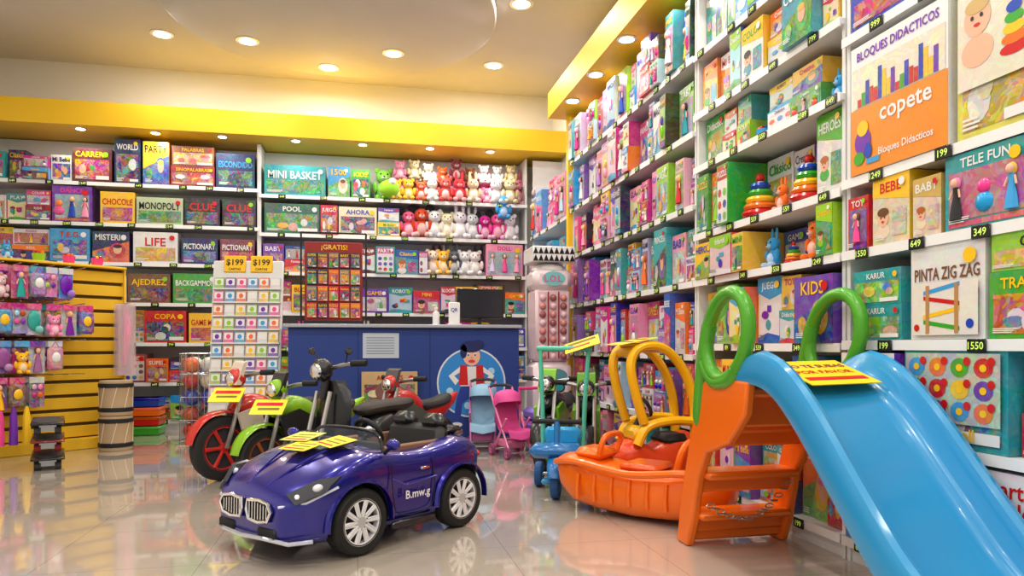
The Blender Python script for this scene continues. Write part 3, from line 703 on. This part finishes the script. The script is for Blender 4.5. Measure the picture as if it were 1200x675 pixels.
# ------------------------------------------------------------ wheels / vehicles
def wheel(mb, c, Rr, W, tire=(.02,.02,.02), rim=(.7,.7,.72), spokes=8, rimmat='plastic', hub=None, tread=True):
    x,y,z=c; h=W/2
    mb.lathe([(Rr*.66,-h*.9),(Rr*.9,-h),(Rr*.98,-h*.75),(Rr,-h*.3),(Rr,h*.3),(Rr*.98,h*.75),(Rr*.9,h),(Rr*.66,h*.9)],tire,'rubber',32,'y',c,closed=True)
    mb.lathe([(Rr*.7,-h*.92),(Rr*.7,h*.92),(Rr*.62,h*.85),(Rr*.62,-h*.85)],rim,rimmat,32,'y',c,closed=True)
    mb.cyl((x,y-h*.25,z),(x,y+h*.25,z),Rr*.63,(.05,.05,.06),'matte',seg=24)
    for sg in (-1,1):
        mb.cyl((x,y+sg*h*.2,z),(x,y+sg*h*.85,z),Rr*.16,hub or rim,rimmat,seg=14)
        for k in range(spokes):
            t=2*pi*k/spokes
            mb.tube([(x+Rr*.1*math.cos(t),y+sg*h*.7,z+Rr*.1*math.sin(t)),(x+Rr*.65*math.cos(t),y+sg*h*.75,z+Rr*.65*math.sin(t))],[Rr*.05,Rr*.07],rim,rimmat,6)
    if tread:
        for k in range(20):
            t=2*pi*k/20
            mb.tube([(x+Rr*.99*math.cos(t),y-h*.6,z+Rr*.985*math.sin(t)),(x+Rr*.99*math.cos(t+.08),y+h*.6,z+Rr*.985*math.sin(t+.08))],Rr*.016,tire,'rubber',4)
def arcband(mb,c,Rr,W,a0,a1,col,mat='plastic',th=.012,n=14):
    rings=[]
    for i in range(n+1):
        t=math.radians(a0+(a1-a0)*i/n); k=math.sin(pi*i/n)*.25+.75
        ring=[]
        for rr,w in ((Rr,-W/2*k),(Rr+th*.8,-W/2*k*.8),(Rr+th*1.4,0),(Rr+th*.8,W/2*k*.8),(Rr,W/2*k),(Rr-.002,0)):
            ring.append((c[0]+rr*math.cos(t),c[1]+w,c[2]+rr*math.sin(t)))
        rings.append(ring)
    mb.loft(rings,col,mat)

# ---- ride-on car
CARM=T((.05,3.42,0))@Rz(-140.5)@Matrix.Scale(1.07,4)
car=empty('ride_on_toy_car',CARM)
PAINT=(.014,.011,.27)
secs=[(-.47,.19,.17,.29,.32),(-.43,.26,.11,.335,.375),(-.36,.295,.08,.365,.405),(-.26,.305,.07,.375,.41),(-.12,.285,.06,.345,.37),(.05,.28,.06,.345,.37),(.16,.285,.06,.36,.405),(.26,.305,.06,.36,.395),(.36,.305,.06,.335,.365),(.44,.295,.065,.30,.33),(.51,.27,.075,.265,.295),(.555,.24,.08,.235,.265),(.575,.20,.09,.215,.24),(.58,.19,.10,.205,.23)]
rings=[]
for x,w,zb,zs,zt in secs:
    mid=(zb+zs)/2
    half=[(0,zb),(w*.55,zb),(w*.86,zb+.005),(w*.97,zb+.05),(w*.95,mid),(w,mid+(zs-mid)*.55),(w*.97,zs),(w*.82,zs+(zt-zs)*.55),(w*.5,zt-.006),(w*.2,zt),]
    ring=[(x,y,z) for y,z in half]+[(x,-y,z) for y,z in half[:0:-1]]
    rings.append(ring)
cb=MB(); cb.loft(rings,PAINT,'carpaint')
bo=cb.finish('tmp_body',sharp=180,subsurf=2)
cut=MB()
for x in (-.28,.28):
    for sg in (-1,1):
        cut.lathe([(.148,sg*.17),(.148,sg*.40)],BLK,'matte',40,'y',(x,0,.128))
cut.rbox((-.33,-.2,.17),(.1,.2,.6),.03,BLK,'matte')
co=cut.finish('tmp_cut')
md=bo.modifiers.new('b','BOOLEAN'); md.operation='DIFFERENCE'; md.object=co; md.solver='EXACT'
try: md.material_mode='TRANSFER'
except Exception: pass
bpy.context.view_layer.update()
me=bpy.data.meshes.new_from_object(bo.evaluated_get(bpy.context.evaluated_depsgraph_get()))
me.set_sharp_from_angle(angle=math.radians(40))
NV=[v.co.copy() for v in me.vertices if v.co.x>.42]
def nose(y,z):
    best=sorted(NV,key=lambda v:(v.y-y)**2+(v.z-z)**2)[:3]
    return max(v.x for v in best)
bpy.data.objects.remove(bo); bpy.data.objects.remove(co)
body=bpy.data.objects.new('body',me); scene.collection.objects.link(body); body.parent=car
w=MB()
for x in (-.28,.28):
    for sg in (-1,1):
        wheel(w,(x,sg*.255,.128),.128,.085,(.015,.015,.015),(.8,.8,.82),10,'plastic',(.5,.5,.52))
        for k in range(10):
            t=2*pi*(k+.5)/10; yy=sg*(.255+.034)
            w.tube([(x+.03*math.cos(t),yy,.128+.03*math.sin(t)),(x+.085*math.cos(t+.2),yy,.128+.085*math.sin(t+.2))],.004,(.8,.8,.82),'plastic',5)
    w.cyl((x,-.22,.128),(x,.22,.128),.012,(.2,.2,.2),'metal')
w.finish('wheels',parent=car)
t=MB()
for x in (-.28,.28):
    for sg in (-1,1): 
        arcband(t,(x,sg*.285,.128),.15,.035,-5,185,PAINT,'carpaint',.012,20)
for sg in (-1,1):
    pts=[(.022*sg,.230),(.09*sg,.236),(.145*sg,.228),(.165*sg,.2),(.145*sg,.166),(.09*sg,.156),(.03*sg,.162),(.014*sg,.195)]
    def nx(y,z): return max(nose(y,z), .565-.5*y*y)+.008
    t.tube([(nx(y,z)+.004,y,z) for y,z in pts],.0065,(.88,.88,.9),'chrome',8,closed=True)
    t.loft([[(.53,y,z) for y,z in pts],[(nx(y,z)-.001,y,z) for y,z in pts]],BLK,'matte')
    for k in range(7):
        yy=sg*(.033+k*.0178); dz=.03*(k/6)**2*.4
        t.cyl((nx(yy,.165)+.003,yy,.163+dz),(nx(yy,.225)+.003,yy,.229-dz),.0034,(.85,.85,.88),'chrome',seg=6)
    hp=[(.545,.2*sg,.262),(.46,.275*sg,.312),(.38,.298*sg,.315),(.45,.296*sg,.268),(.535,.243*sg,.225)]
    t.loft([[Vector(p)*1.0 for p in hp],[Vector(p)+Vector((.012,.009*sg,.005)) for p in hp]],(.03,.03,.04),'plastic')
    t.ell((.525,.235*sg,.252),(.018,.02,.018),(.85,.88,.95),'plastic'); t.ell((.47,.275*sg,.285),(.022,.018,.016),(.85,.88,.95),'plastic')
    t.tube([(.575,.19*sg,.22),(.51,.265*sg,.235),(.40,.305*sg,.28)],.005,(.7,.72,.8),'plastic',6)
    t.rbox((.54,.13*sg-.06,.1),(.586,.13*sg+.05,.14),.008,BLK,'matte')
    t.tube([(.50,.29*sg,.10),(.56,.23*sg,.092),(.597,.13*sg,.105)],.008,(.7,.75,.85),'metal',6)
    t.rbox((-.12,.275*sg-.006,.065),(.12,.275*sg+.012,.095),.006,(.02,.02,.03))
    t.tube(spline([(-.1,.286*sg,.33),(-.11,.288*sg,.2),(-.08,.284*sg,.12),(.08,.283*sg,.12),(.12,.289*sg,.2),(.13,.289*sg,.33)],5),.0022,BLK,'matte',5)
    t.rbox((-.08,.283*sg-.004,.285),(-.03,.283*sg+.01,.297),.003,(.7,.7,.75),'chrome')
    t.tube([(.13,.292*sg,.27),(.05,.29*sg,.235),(-.12,.29*sg,.25)],.003,(.05,.06,.5),'carpaint',5)
    t.tube([(.15,.27*sg,.37),(.15,.31*sg,.40)],.008,BLK); t.ell((.155,.325*sg,.41),(.022,.035,.022),PAINT,'carpaint')
    t.ell((-.445,.2*sg,.3),(.02,.05,.02),(.5,.01,.01))
t.tube([(.597,-.13,.105),(.602,0,.1),(.597,.13,.105)],.008,(.7,.75,.85),'metal',6)
for sg in (-1,1): t.tube(spline([(.19,.14*sg,.412),(.3,.12*sg,.39),(.42,.09*sg,.342),(.54,.06*sg,.272)],5),.004,PAINT,'carpaint',6)
t.M=T((-.01,.292,.19))@Rz(180); t.text('B.mw.g',0,0,-.002,.045,(.85,.85,.9),.14,'plastic'); t.M=Matrix.Identity(4)
t.finish('trim',parent=car)
i=MB()
i.rbox((-.32,-.198,.165),(.1,.198,.19),.005,BLK,'matte')
i.rbox((-.05,.19,.2),(.1,.205,.375),.004,(.2,.09,.04),'matte'); i.rbox((-.3,.185,.3),(.1,.206,.385),.008,(.28,.15,.09),'matte'); i.rbox((-.3,-.206,.3),(.1,-.185,.385),.008,(.28,.15,.09),'matte')
i.rbox((-.25,-.17,.19),(-.02,.17,.27),.03,(.02,.02,.022),'matte')
i.M=T((-.26,0,.24))@Ry(-12)
i.rbox((-.04,-.18,0),(.04,.18,.2),.03,(.02,.02,.022),'matte')
for sg in (-1,1): i.rbox((-.045,.095*sg-.07,.17),(.04,.095*sg+.07,.25),.03,(.015,.015,.017),'plastic')
i.M=Matrix.Identity(4)
i.rbox((-.42,-.17,.39),(-.31,.17,.425),.015,BLK,'plastic')
i.rbox((.07,-.19,.33),(.14,.19,.40),.02,BLK,'matte')
i.cyl((.08,.0,.37),(.01,.0,.41),.012,BLK)
i.M=T((.0,.0,.42))@Ry(-60)
i.tube([(.065*math.cos(a*pi/8),.075*math.sin(a*pi/8),0) for a in range(16)],.01,BLK,'rubber',8,closed=True)
i.rbox((-.02,-.065,-.008),(.02,.065,.008),.005,(.1,.1,.1)); i.cyl((0,0,-.01),(0,0,.012),.025,(.5,.5,.55),'metal')
i.M=Matrix.Identity(4)
wp=spline([(.13,-.24,.365),(.12,-.2,.43),(.12,-.1,.45),(.12,.1,.45),(.12,.2,.43),(.13,.24,.365)],4)
i.tube([p for p in wp],.007,BLK,'plastic',8)
n=len(wp); vs=[tuple(p) for p in wp]+[(.19,p.y*1.0,.385) for p in wp]
i.add(vs,[(k,k+1,n+k+1,n+k) for k in range(n-1)],(.1,.12,.15),'clear')
i.finish('interior',parent=car)
sg_=MB()
for k,(x,y,a) in enumerate([(.25,.09,80),(.25,-.12,100),(.33,-.01,95)]):
    sg_.M=T((x,y,.412-.3*max(0,x-.25)+.004*k))@Ry(10)@Rz(a)
    sg_.box((-.075,-.06,0),(.075,.06,.002),(.85,.7,.03) if k!=1 else (.65,.65,.12),'matte')
    for q in range(3): sg_.box((-.06+q*.01,-.045+q*.03,.002),(.055,-.035+q*.03,.003),(.25,.2,.02) if q else RED,'matte')
sg_.finish('price_cards',parent=car)

# ---- motorbikes
def bike(name, M, c1, c2, scooter=False, Rf=.17, rim=(.7,.1,.05), seat=(.02,.02,.02), hb=.68, card=False):
    b=MB(); b.M=M
    Rr=.155
    wheel(b,(.3,0,Rf),Rf,.075,rim=rim,spokes=6); wheel(b,(-.3,0,Rr),Rr,.085,rim=rim,spokes=6)
    for sg in (-1,1):
        b.cyl((.3,.055*sg,Rf),(.19,.055*sg,.56),.014,(.6,.6,.6),'metal',seg=8)
        b.cyl((-.3,.06*sg,Rr),(-.05,.07*sg,.2),.014,(.1,.1,.1),seg=8)
        wheel(b,(-.33,.17*sg,.055),.055,.03,spokes=4,tread=False); b.tube([(-.3,.05*sg,.16),(-.33,.12*sg,.15),(-.33,.17*sg,.055)],.01,(.2,.2,.2),'metal',6)
    arcband(b,(.3,0,Rf),Rf+.02,.11,10,150,c1); 
    if not scooter:
        b.rbox((-.14,-.075,.13),(.12,.075,.3),.04,(.05,.05,.05),'metal')
        for q in range(5): b.rbox((-.1,-.085,.15+q*.025),(.08,.085,.16+q*.025),.003,(.25,.25,.26),'metal')
        b.tube(spline([(.24,0,.43),(.12,0,.46),(.0,0,.42),(-.12,0,.36)],4),[.02,.04,.055,.065,.08,.085,.09,.09,.085,.075,.06,.04,.02],c1,'plastic',14)
        for sg in (-1,1): b.prism([(.24,.42),(.1,.46),(-.1,.36),(-.02,.22),(.12,.2),(.2,.28)],.07*sg,.09*sg,c2,axis='y')
        b.tube(spline([(.0,0,.43),(-.12,0,.415),(-.28,0,.43),(-.4,0,.48)],4),[.01,.025,.035]+[.04]*7+[.035,.025,.01],seat,'matte',12,flat=2.0)
        b.tube([(-.1,0,.34),(-.15,0,.36),(-.3,0,.385),(-.42,0,.44),(-.5,0,.49)],[.03,.06,.065,.045,.01],c1,'plastic',12)
        b.tube(spline([(.12,.08,.16),(-.1,.1,.14),(-.42,.11,.2)],4),[.012]*3+[.022]*8,(.7,.7,.72),'chrome',8)
    else:
        rr=[]
        for z,xo,wd in ((.16,.12,.09),(.3,.16,.14),(.45,.15,.15),(.56,.13,.12),(.62,.14,.07)):
            rr.append([(xo+.035,0,z),(xo+.01,wd*.7,z),(xo-.03,wd,z),(xo-.045,wd*.9,z),(xo-.01,0,z),(xo-.045,-wd*.9,z),(xo-.03,-wd,z),(xo+.01,-wd*.7,z)])
        b.loft(rr,c1,'plastic')
        b.rbox((-.14,-.1,.13),(.12,.1,.17),.015,(.05,.05,.05))
        b.tube(spline([(-.08,0,.27),(-.2,0,.3),(-.33,0,.3),(-.47,0,.33)],4),[.04,.09,.115,.125,.13,.135,.135,.13,.125,.11,.09,.05,.01],c1,'plastic',16)
        b.tube(spline([(-.04,0,.43),(-.2,0,.445),(-.36,0,.45),(-.5,0,.47)],4),[.01,.03,.038]+[.042]*7+[.035,.025,.008],seat,'matte',14,flat=2.1)
    b.cyl((.2,0,.52),(.16,0,hb-.04),.025,c2 if not scooter else c1)
    b.tube(spline([(.08,-.2,hb),(.12,-.1,hb-.01),(.15,0,hb-.03),(.12,.1,hb-.01),(.08,.2,hb)],4),.012,(.3,.3,.3),'metal',8)
    for sg in (-1,1):
        b.cyl((.105,.13*sg,hb-.003),(.07,.215*sg,hb),.018,BLK,'rubber',seg=10)
        if scooter: b.cyl((.12,.1*sg,hb),(.15,.15*sg,hb+.06),.005,BLK,seg=6); b.ell((.15,.16*sg,hb+.065),(.008,.03,.02),(.1,.1,.1),'chrome',10,6)
    b.ell((.2,0,hb-.04),(.06,.065,.065),c1,'plastic'); b.ell((.245,0,hb-.045),(.025,.045,.045),(.75,.75,.75),'chrome')
    if not scooter: b.prism([(.24,hb-.08),(.18,hb+.06),(.155,hb+.07),(.2,hb-.08)],-.06,.06,c2,axis='y')
    if card:
        b.M=M@T((.25,.02,hb-.1))@Rz(35)@Ry(35); b.box((.0,-.1,0),(.14,.1,.003),(.85,.7,.03),'matte'); b.box((.03,-.08,.003),(.06,.08,.004),RED,'matte'); b.box((.08,-.06,.003),(.1,.07,.004),(.2,.15,.02),'matte')
    b.finish(name,bevel=0)
H=-138.7
def fm(x,y,a): 
    r=math.radians(a); return T((x-.3*math.cos(r),y-.3*math.sin(r),0))@Rz(a)
bike('toy_motorcycle',fm(-.84,4.86,H),(.55,.03,.02),(.7,.6,.5),rim=(.6,.04,.03),Rf=.205,hb=.68,card=True)
bike('toy_motorcycle',fm(-.56,4.6,H),(.24,.48,.01),(.03,.03,.03),rim=(.4,.1,.02),Rf=.175,hb=.62,card=True)
bike('toy_scooter',fm(-.27,4.3,H)@Matrix.Scale(1.04,4),(.01,.01,.012),(.02,.02,.02),scooter=True,rim=(.6,.6,.6),Rf=.16,hb=.72,seat=(.025,.018,.014))
bike('toy_motorcycle',fm(.15,5.05,H),(.55,.02,.02),(.1,.1,.1),rim=(.3,.3,.3),hb=.62)
bike('toy_motorcycle',fm(1.24,4.8,-120),(.02,.02,.02),(.2,.5,.02),rim=(.1,.4,.02),hb=.62)
bike('toy_motorcycle',fm(1.45,4.52,-110),(.02,.02,.025),(.15,.4,.02),rim=(.3,.5,.05),hb=.6,Rf=.15)

# ---- doll strollers
def stroller(M,c1,c2):
    b=MB(); b.M=M
    for x in (-.13,.14):
        for sg in (-1,1): wheel(b,(x,.11*sg,.045),.045,.025,tire=(.3,.05,.15),rim=c2,spokes=5,tread=False)
        b.cyl((x,-.11,.045),(x,.11,.045),.006,(.7,.7,.7),'metal',seg=6)
    for sg in (-1,1):
        b.tube([(.14,.09*sg,.05),(-.05,.1*sg,.32),(-.2,.1*sg,.52)],.009,c2,'plastic',8); b.tube([(-.13,.09*sg,.05),(.1,.1*sg,.3)],.009,c2,'plastic',8)
    b.tube(spline([(-.2,-.1,.52),(-.22,-.05,.535),(-.22,.05,.535),(-.2,.1,.52)],4),.012,(.05,.05,.05),'rubber',8)
    prof=[(.16,.16),(.12,.2),(.0,.19),(-.07,.24),(-.11,.42)]
    rr=[[(q.x,-.095,q.y),(q.x,0,q.y-.02),(q.x,.095,q.y),(q.x-.012,.095,q.y+.02),(q.x-.012,0,q.y),(q.x-.012,-.095,q.y+.02)] for q in spline([(p[0],p[1],0) for p in prof],4)]
    b.loft(rr,c1,'matte')
    rr=[]
    for k in range(7):
        t=math.radians(20+k*23); rr.append([(-.08+.13*math.cos(t)*math.cos(s)*1.0,.11*math.sin(s)*1.0,.38+.13*math.sin(t)*abs(math.cos(s))**.4) for s in [(-pi/2+pi*q/8) for q in range(9)]])
    vs=[p for r in rr for p in r]; b.add(vs,[(i*9+j,i*9+j+1,(i+1)*9+j+1,(i+1)*9+j) for i in range(6) for j in range(8)],c1,'matte')
    b.rbox((-.1,-.08,.07),(.08,.08,.13),.015,c2,'matte')
    b.finish('doll_stroller')
stroller(T((1.0,5.85,0))@Rz(-100)@Matrix.Scale(1.05,4),(.25,.45,.6),(.6,.18,.42))
stroller(T((1.16,5.46,0))@Rz(-75),(.7,.07,.3),(.75,.22,.42))
b=MB(); b.M=T((1.42,5.66,0))@Rz(-80)
for x in (-.12,.12):
    for sg in (-1,1): wheel(b,(x,.1*sg,.05),.05,.025,tire=(.75,.1,.4),rim=LPK,spokes=5,tread=False)
    b.cyl((x,-.1,.05),(x,.1,.05),.006,(.7,.7,.7),'metal',seg=6)
    for sg in (-1,1): b.tube([(x,.09*sg,.05),(-x*.6,.09*sg,.24)],.01,PNK)
b.rbox((-.15,-.105,.15),(.15,.105,.25),.03,(.22,.14,.6)); b.rbox((-.13,-.09,.25),(.13,.09,.35),.03,(.27,.18,.65)); b.rbox((-.12,-.105,.07),(.12,.105,.14),.02,(.75,.08,.32))
for sg in (-1,1): b.tube([(-.13,.1*sg,.2),(-.16,.1*sg,.5)],.01,PNK)
b.cyl((-.16,-.105,.5),(-.16,.105,.5),.014,PNK); b.finish('doll_pram')

# ---- blue tricycle with push handle
b=MB(); b.M=T((1.14,4.05,0))@Rz(-112)
TB=(.015,.17,.45); TG_=(.08,.48,.34)
wheel(b,(.17,0,.1),.1,.05,tire=(.02,.1,.28),rim=(.05,.3,.55),spokes=6); 
for sg in (-1,1):
    wheel(b,(-.17,.14*sg,.075),.075,.045,tire=(.02,.1,.28),rim=(.05,.3,.55),spokes=6)
    b.rbox((.14,.05*sg-.03,.08),(.2,.05*sg+.03,.11),.01,(.05,.3,.55))
b.cyl((-.17,-.14,.075),(-.17,.14,.075),.012,(.5,.5,.5),'metal')
arcband(b,(.17,0,.1),.115,.09,15,165,TB)
b.tube(spline([(.15,0,.3),(.1,0,.2),(-.05,0,.15),(-.2,0,.2)],4),.035,TB,'plastic',10)
b.rbox((-.2,-.12,.2),(-.02,.12,.25),.03,(.03,.33,.65)); b.rbox((-.22,-.11,.25),(-.17,.11,.36),.02,(.03,.33,.65))
b.rbox((.06,-.15,.22),(.2,.15,.3),.03,TB)
b.cyl((.16,0,.12),(.1,0,.42),.018,TB); b.cyl((.1,-.14,.42),(.1,.14,.42),.014,BLK,'rubber')
for sg in (-1,1): b.tube([(-.2,.12*sg,.2),(-.24,.13*sg,.5),(-.29,.15*sg,.83)],.014,TG_,'plastic',8)
b.cyl((-.29,-.17,.83),(-.29,.17,.83),.018,TG_)
b.M=b.M@T((-.29,.1,.855))@Rx(18)@Ry(25); b.box((-.07,-.1,0),(.07,.12,.003),(.85,.7,.03),'matte'); b.box((-.05,-.08,.003),(-.02,.1,.004),(.2,.15,.02),'matte'); b.box((.01,-.08,.003),(.03,.06,.004),RED,'matte')
b.finish('push_tricycle')

# ---- orange boat rocker
RM=T((1.40,3.40,0))@Rz(-50)@Matrix.Scale(.97,4)
OR=(.88,.17,.005)
b=MB(); b.M=RM
secs=[(-.52,.035,.2,.27),(-.46,.1,.11,.3),(-.36,.15,.05,.31),(-.2,.17,.03,.28),(0,.17,.02,.25),(.2,.17,.03,.26),(.36,.15,.05,.3),(.45,.1,.1,.3),(.49,.04,.2,.28)]
rr=[]
for x,wd,zb,zt in secs:
    rr.append([(x,wd*math.copysign(abs(math.cos(t))**.6,math.cos(t)),(zb-.02+zt)/2+(zt-zb)/2*math.copysign(abs(math.sin(t))**.6,math.sin(t))) for t in [2*pi*k/20 for k in range(20)]])
b.loft(rr,OR)
for x in (-.3,-.2,-.1,.0,.1,.2,.3):
    b.tube([(x,-.17,.08),(x,-.177,.14),(x,-.165,.21)],.011,OR); 
b.tube(spline([(-.51,-.06,.24),(-.3,-.17,.27),(0,-.185,.24),(.3,-.17,.27),(.49,-.06,.24)],5),.018,OR)
b.rbox((-.1,-.11,.24),(.12,.11,.28),.03,(.7,.1,.01)); b.rbox((-.38,-.1,.27),(-.2,.1,.335),.03,OR)
b.tube(spline([(-.22,-.09,.3),(-.19,-.09,.39),(-.19,0,.41),(-.19,.09,.39),(-.22,.09,.3)],4),.016,OR)
b.tube(spline([(.22,-.1,.26),(.25,-.1,.36),(.25,0,.4),(.25,.1,.36),(.22,.1,.26)],4),.018,OR)
b.finish('boat_rocker')
# ---- small ride-on car with yellow canopy frame, standing behind the rocker
YA=(.9,.5,.006)
b=MB(); b.M=T((1.66,3.90,0))@Rz(184)
for x in (-.16,.17):
    for sg in (-1,1): wheel(b,(x,.125*sg,.075),.075,.05,rim=YA,spokes=5)
    b.cyl((x,-.12,.075),(x,.12,.075),.01,(.3,.3,.3),'metal',seg=8)
rr=[]
for x,wd,zb,zt in [(-.22,.08,.14,.3),(-.19,.12,.1,.36),(-.08,.13,.08,.33),(.04,.13,.08,.27),(.13,.13,.09,.33),(.22,.11,.1,.3),(.26,.07,.14,.24)]:
    rr.append([(x,wd*math.copysign(abs(math.cos(t))**.6,math.cos(t)),(zb+zt)/2+(zt-zb)/2*math.copysign(abs(math.sin(t))**.6,math.sin(t))) for t in [2*pi*k/20 for k in range(20)]])
b.loft(rr,(.75,.07,.01))
b.rbox((-.18,-.11,.28),(-.02,.11,.35),.03,BLK,'matte'); b.rbox((.08,-.1,.3),(.16,.1,.4),.03,YA)
b.cyl((.12,0,.38),(.06,0,.5),.015,BLK); b.tube([(.06+.025*math.cos(a*pi/6),.07*math.sin(a*pi/6),.5+.05*math.cos(a*pi/6)) for a in range(12)],.011,BLK,closed=True)
for sg in (-1,1):
    b.tube(spline([(.12,.12*sg,.42),(.17,.12*sg,.58),(.2,.12*sg,.74),(.16,.12*sg,.83),(.05,.12*sg,.85),(-.05,.12*sg,.8),(-.14,.12*sg,.68),(-.19,.12*sg,.52),(-.2,.11*sg,.3)],5),[.026]*41,YA,'plastic',10,flat=1.3)
    b.tube(spline([(.16,.12*sg,.3),(.1,.125*sg,.4),(-.05,.125*sg,.43),(-.19,.12*sg,.42)],5),.026,YA,'plastic',10,flat=1.3)
for x,z in ((.17,.81),(.0,.835)): b.cyl((x,-.12,z),(x,.12,z),.026,YA)
b.rbox((-.02,-.11,.84),(.17,.11,.865),.01,YA)
b.M=b.M@T((.14,.02,.875))@Ry(10); b.box((-.1,-.1,0),(.13,.12,.003),(.85,.72,.04),'matte'); b.box((-.07,-.08,.003),(-.03,.08,.004),RED,'matte'); b.box((.02,-.08,.003),(.05,.08,.004),(.2,.15,.02),'matte')
b.finish('canopy_ride_on_car')

# ---- slide
SL=empty('toddler_slide',Matrix.Identity(4))
BL=(.025,.30,.60)
prof=spline([(0,2.46,.73),(0,2.33,.74),(0,2.2,.70),(0,2.05,.585),(0,1.85,.385),(0,1.68,.225),(0,1.5,.12),(0,1.3,.075),(0,1.12,.07)],6)
cs=[(-.24,.075),(-.232,.092),(-.212,.098),(-.194,.09),(-.184,.07),(-.172,.03),(-.15,.008),(-.1,0),(0,-.002),(.1,0),(.15,.008),(.172,.03),(.184,.07),(.194,.09),(.212,.098),(.232,.092),(.24,.075),(.24,-.0),(.23,-.03),(.12,-.03),(0,-.03),(-.12,-.03),(-.23,-.03),(-.24,0)]
rr=[]
for i,pp in enumerate(prof):
    t=(prof[min(i+1,len(prof)-1)]-prof[max(i-1,0)]).normalized()
    n=Vector((0,-t.z,t.y)); 
    if n.z<0: n=-n
    k=1.0 if i>7 else .3+.7*i/7
    rr.append([Vector((1.6+x,pp.y,pp.z))+n*(h*k if h>0 else h) for x,h in cs])
b=MB(); b.loft(rr,BL,'plastic'); b.rbox((1.38,1.1,0),(1.82,1.3,.06),.02,BL)
b.finish('chute',parent=SL)
b=MB()
side=[(2.95,0),(2.85,0),(2.80,.12),(2.755,.3),(2.68,.42),(2.5,.48),(2.38,.6),(2.36,.72),(2.66,.74),(2.75,.66),(2.83,.44),(2.91,.2)]
for x0,x1 in ((1.36,1.4),(1.8,1.84)):
    b.prism(side,x0,x1,OR)
b.finish('ladder_sides',bevel=.012,parent=SL)
b=MB()
for z,y in ((.12,2.86),(.3,2.8),(.5,2.72)):
    b.rbox((1.39,y-.09,z),(1.81,y+.05,z+.035),.012,OR); b.rbox((1.39,y-.02,z-.06),(1.81,y+.02,z+.01),.01,OR)
b.rbox((1.39,2.4,.66),(1.81,2.7,.70),.012,OR); b.rbox((1.39,2.5,.54),(1.81,2.54,.68),.01,OR)
b.rbox((1.39,2.86,.02),(1.81,2.92,.07),.01,OR)
b.finish('ladder_steps',parent=SL)
b=MB(); GH=(.08,.36,.018)
for x in (1.37,1.83):
    loop=[(x,2.525+.155*math.cos(t)-.035*math.sin(t),.885+.165*math.sin(t)) for t in [2*pi*k/28 for k in range(28)]]
    b.tube(loop,.027,GH,'plastic',12,closed=True)
    b.tube(spline([(x,2.665,.93),(x,2.705,.8),(x,2.73,.68),(x,2.76,.52)],4),[.03]*9+[.03,.028,.025,.012],GH,'plastic',12)
    b.tube(spline([(x,2.45,.76),(x,2.5,.72),(x,2.62,.71),(x,2.70,.78)],4),.03,GH,'plastic',10)
b.finish('handle_loops',parent=SL)
b=MB()
n=18
for k in range(n):
    f=k/n; p=Vector((1.42+.4*f,2.75,.19-.12*math.sin(pi*f)+.14*f)); 
    a=0 if k%2 else pi/2
    b.tube([p+Vector((.018*math.cos(q*pi/4),.009*math.sin(q*pi/4)*math.cos(a),.009*math.sin(q*pi/4)*math.sin(a))) for q in range(8)],.003,(.5,.48,.45),'metal',5,closed=True)
b.finish('chain',parent=SL)
b=MB(); b.M=T((1.60,2.26,.755))@Rx(17)@Rz(4)
b.box((-.14,-.12,0),(.14,.12,.003),(.88,.66,.01),'matte')
def flat(mb,st,x,y,z,h,col,mw):
    vs,fs,w,hh=text_geo(st); k=min(h/hh,mw/w); mb.add([(x+p[0]*k,y+p[1]*k,z) for p in vs],fs,col,'matte')
flat(b,'NO TE SUBAS',0,.06,.0045,.045,(.25,.02,.1),.25); flat(b,'POR FAVOR',0,-.0,.0045,.045,(.6,.02,.02),.23); b.box((-.12,-.08,.003),(.12,-.05,.004),RED,'matte')
b.finish('paper_sign',parent=SL)

# ------------------------------------------------------------ world / camera
w=bpy.data.worlds.new('World'); scene.world=w; w.use_nodes=True
w.node_tree.nodes['Background'].inputs[0].default_value=(1,.985,.97,1); w.node_tree.nodes['Background'].inputs[1].default_value=.72
cam=bpy.data.cameras.new('Camera'); co=bpy.data.objects.new('Camera',cam); scene.collection.objects.link(co)
co.location=(0,0,.85); co.rotation_euler=(math.radians(90),0,math.radians(-12)); cam.lens=25.5; cam.sensor_width=36; cam.shift_y=.05625; cam.clip_start=.05
scene.camera=co
scene.view_settings.view_transform='Standard'
scene.view_settings.exposure=0.0
scene.view_settings.gamma=0.93
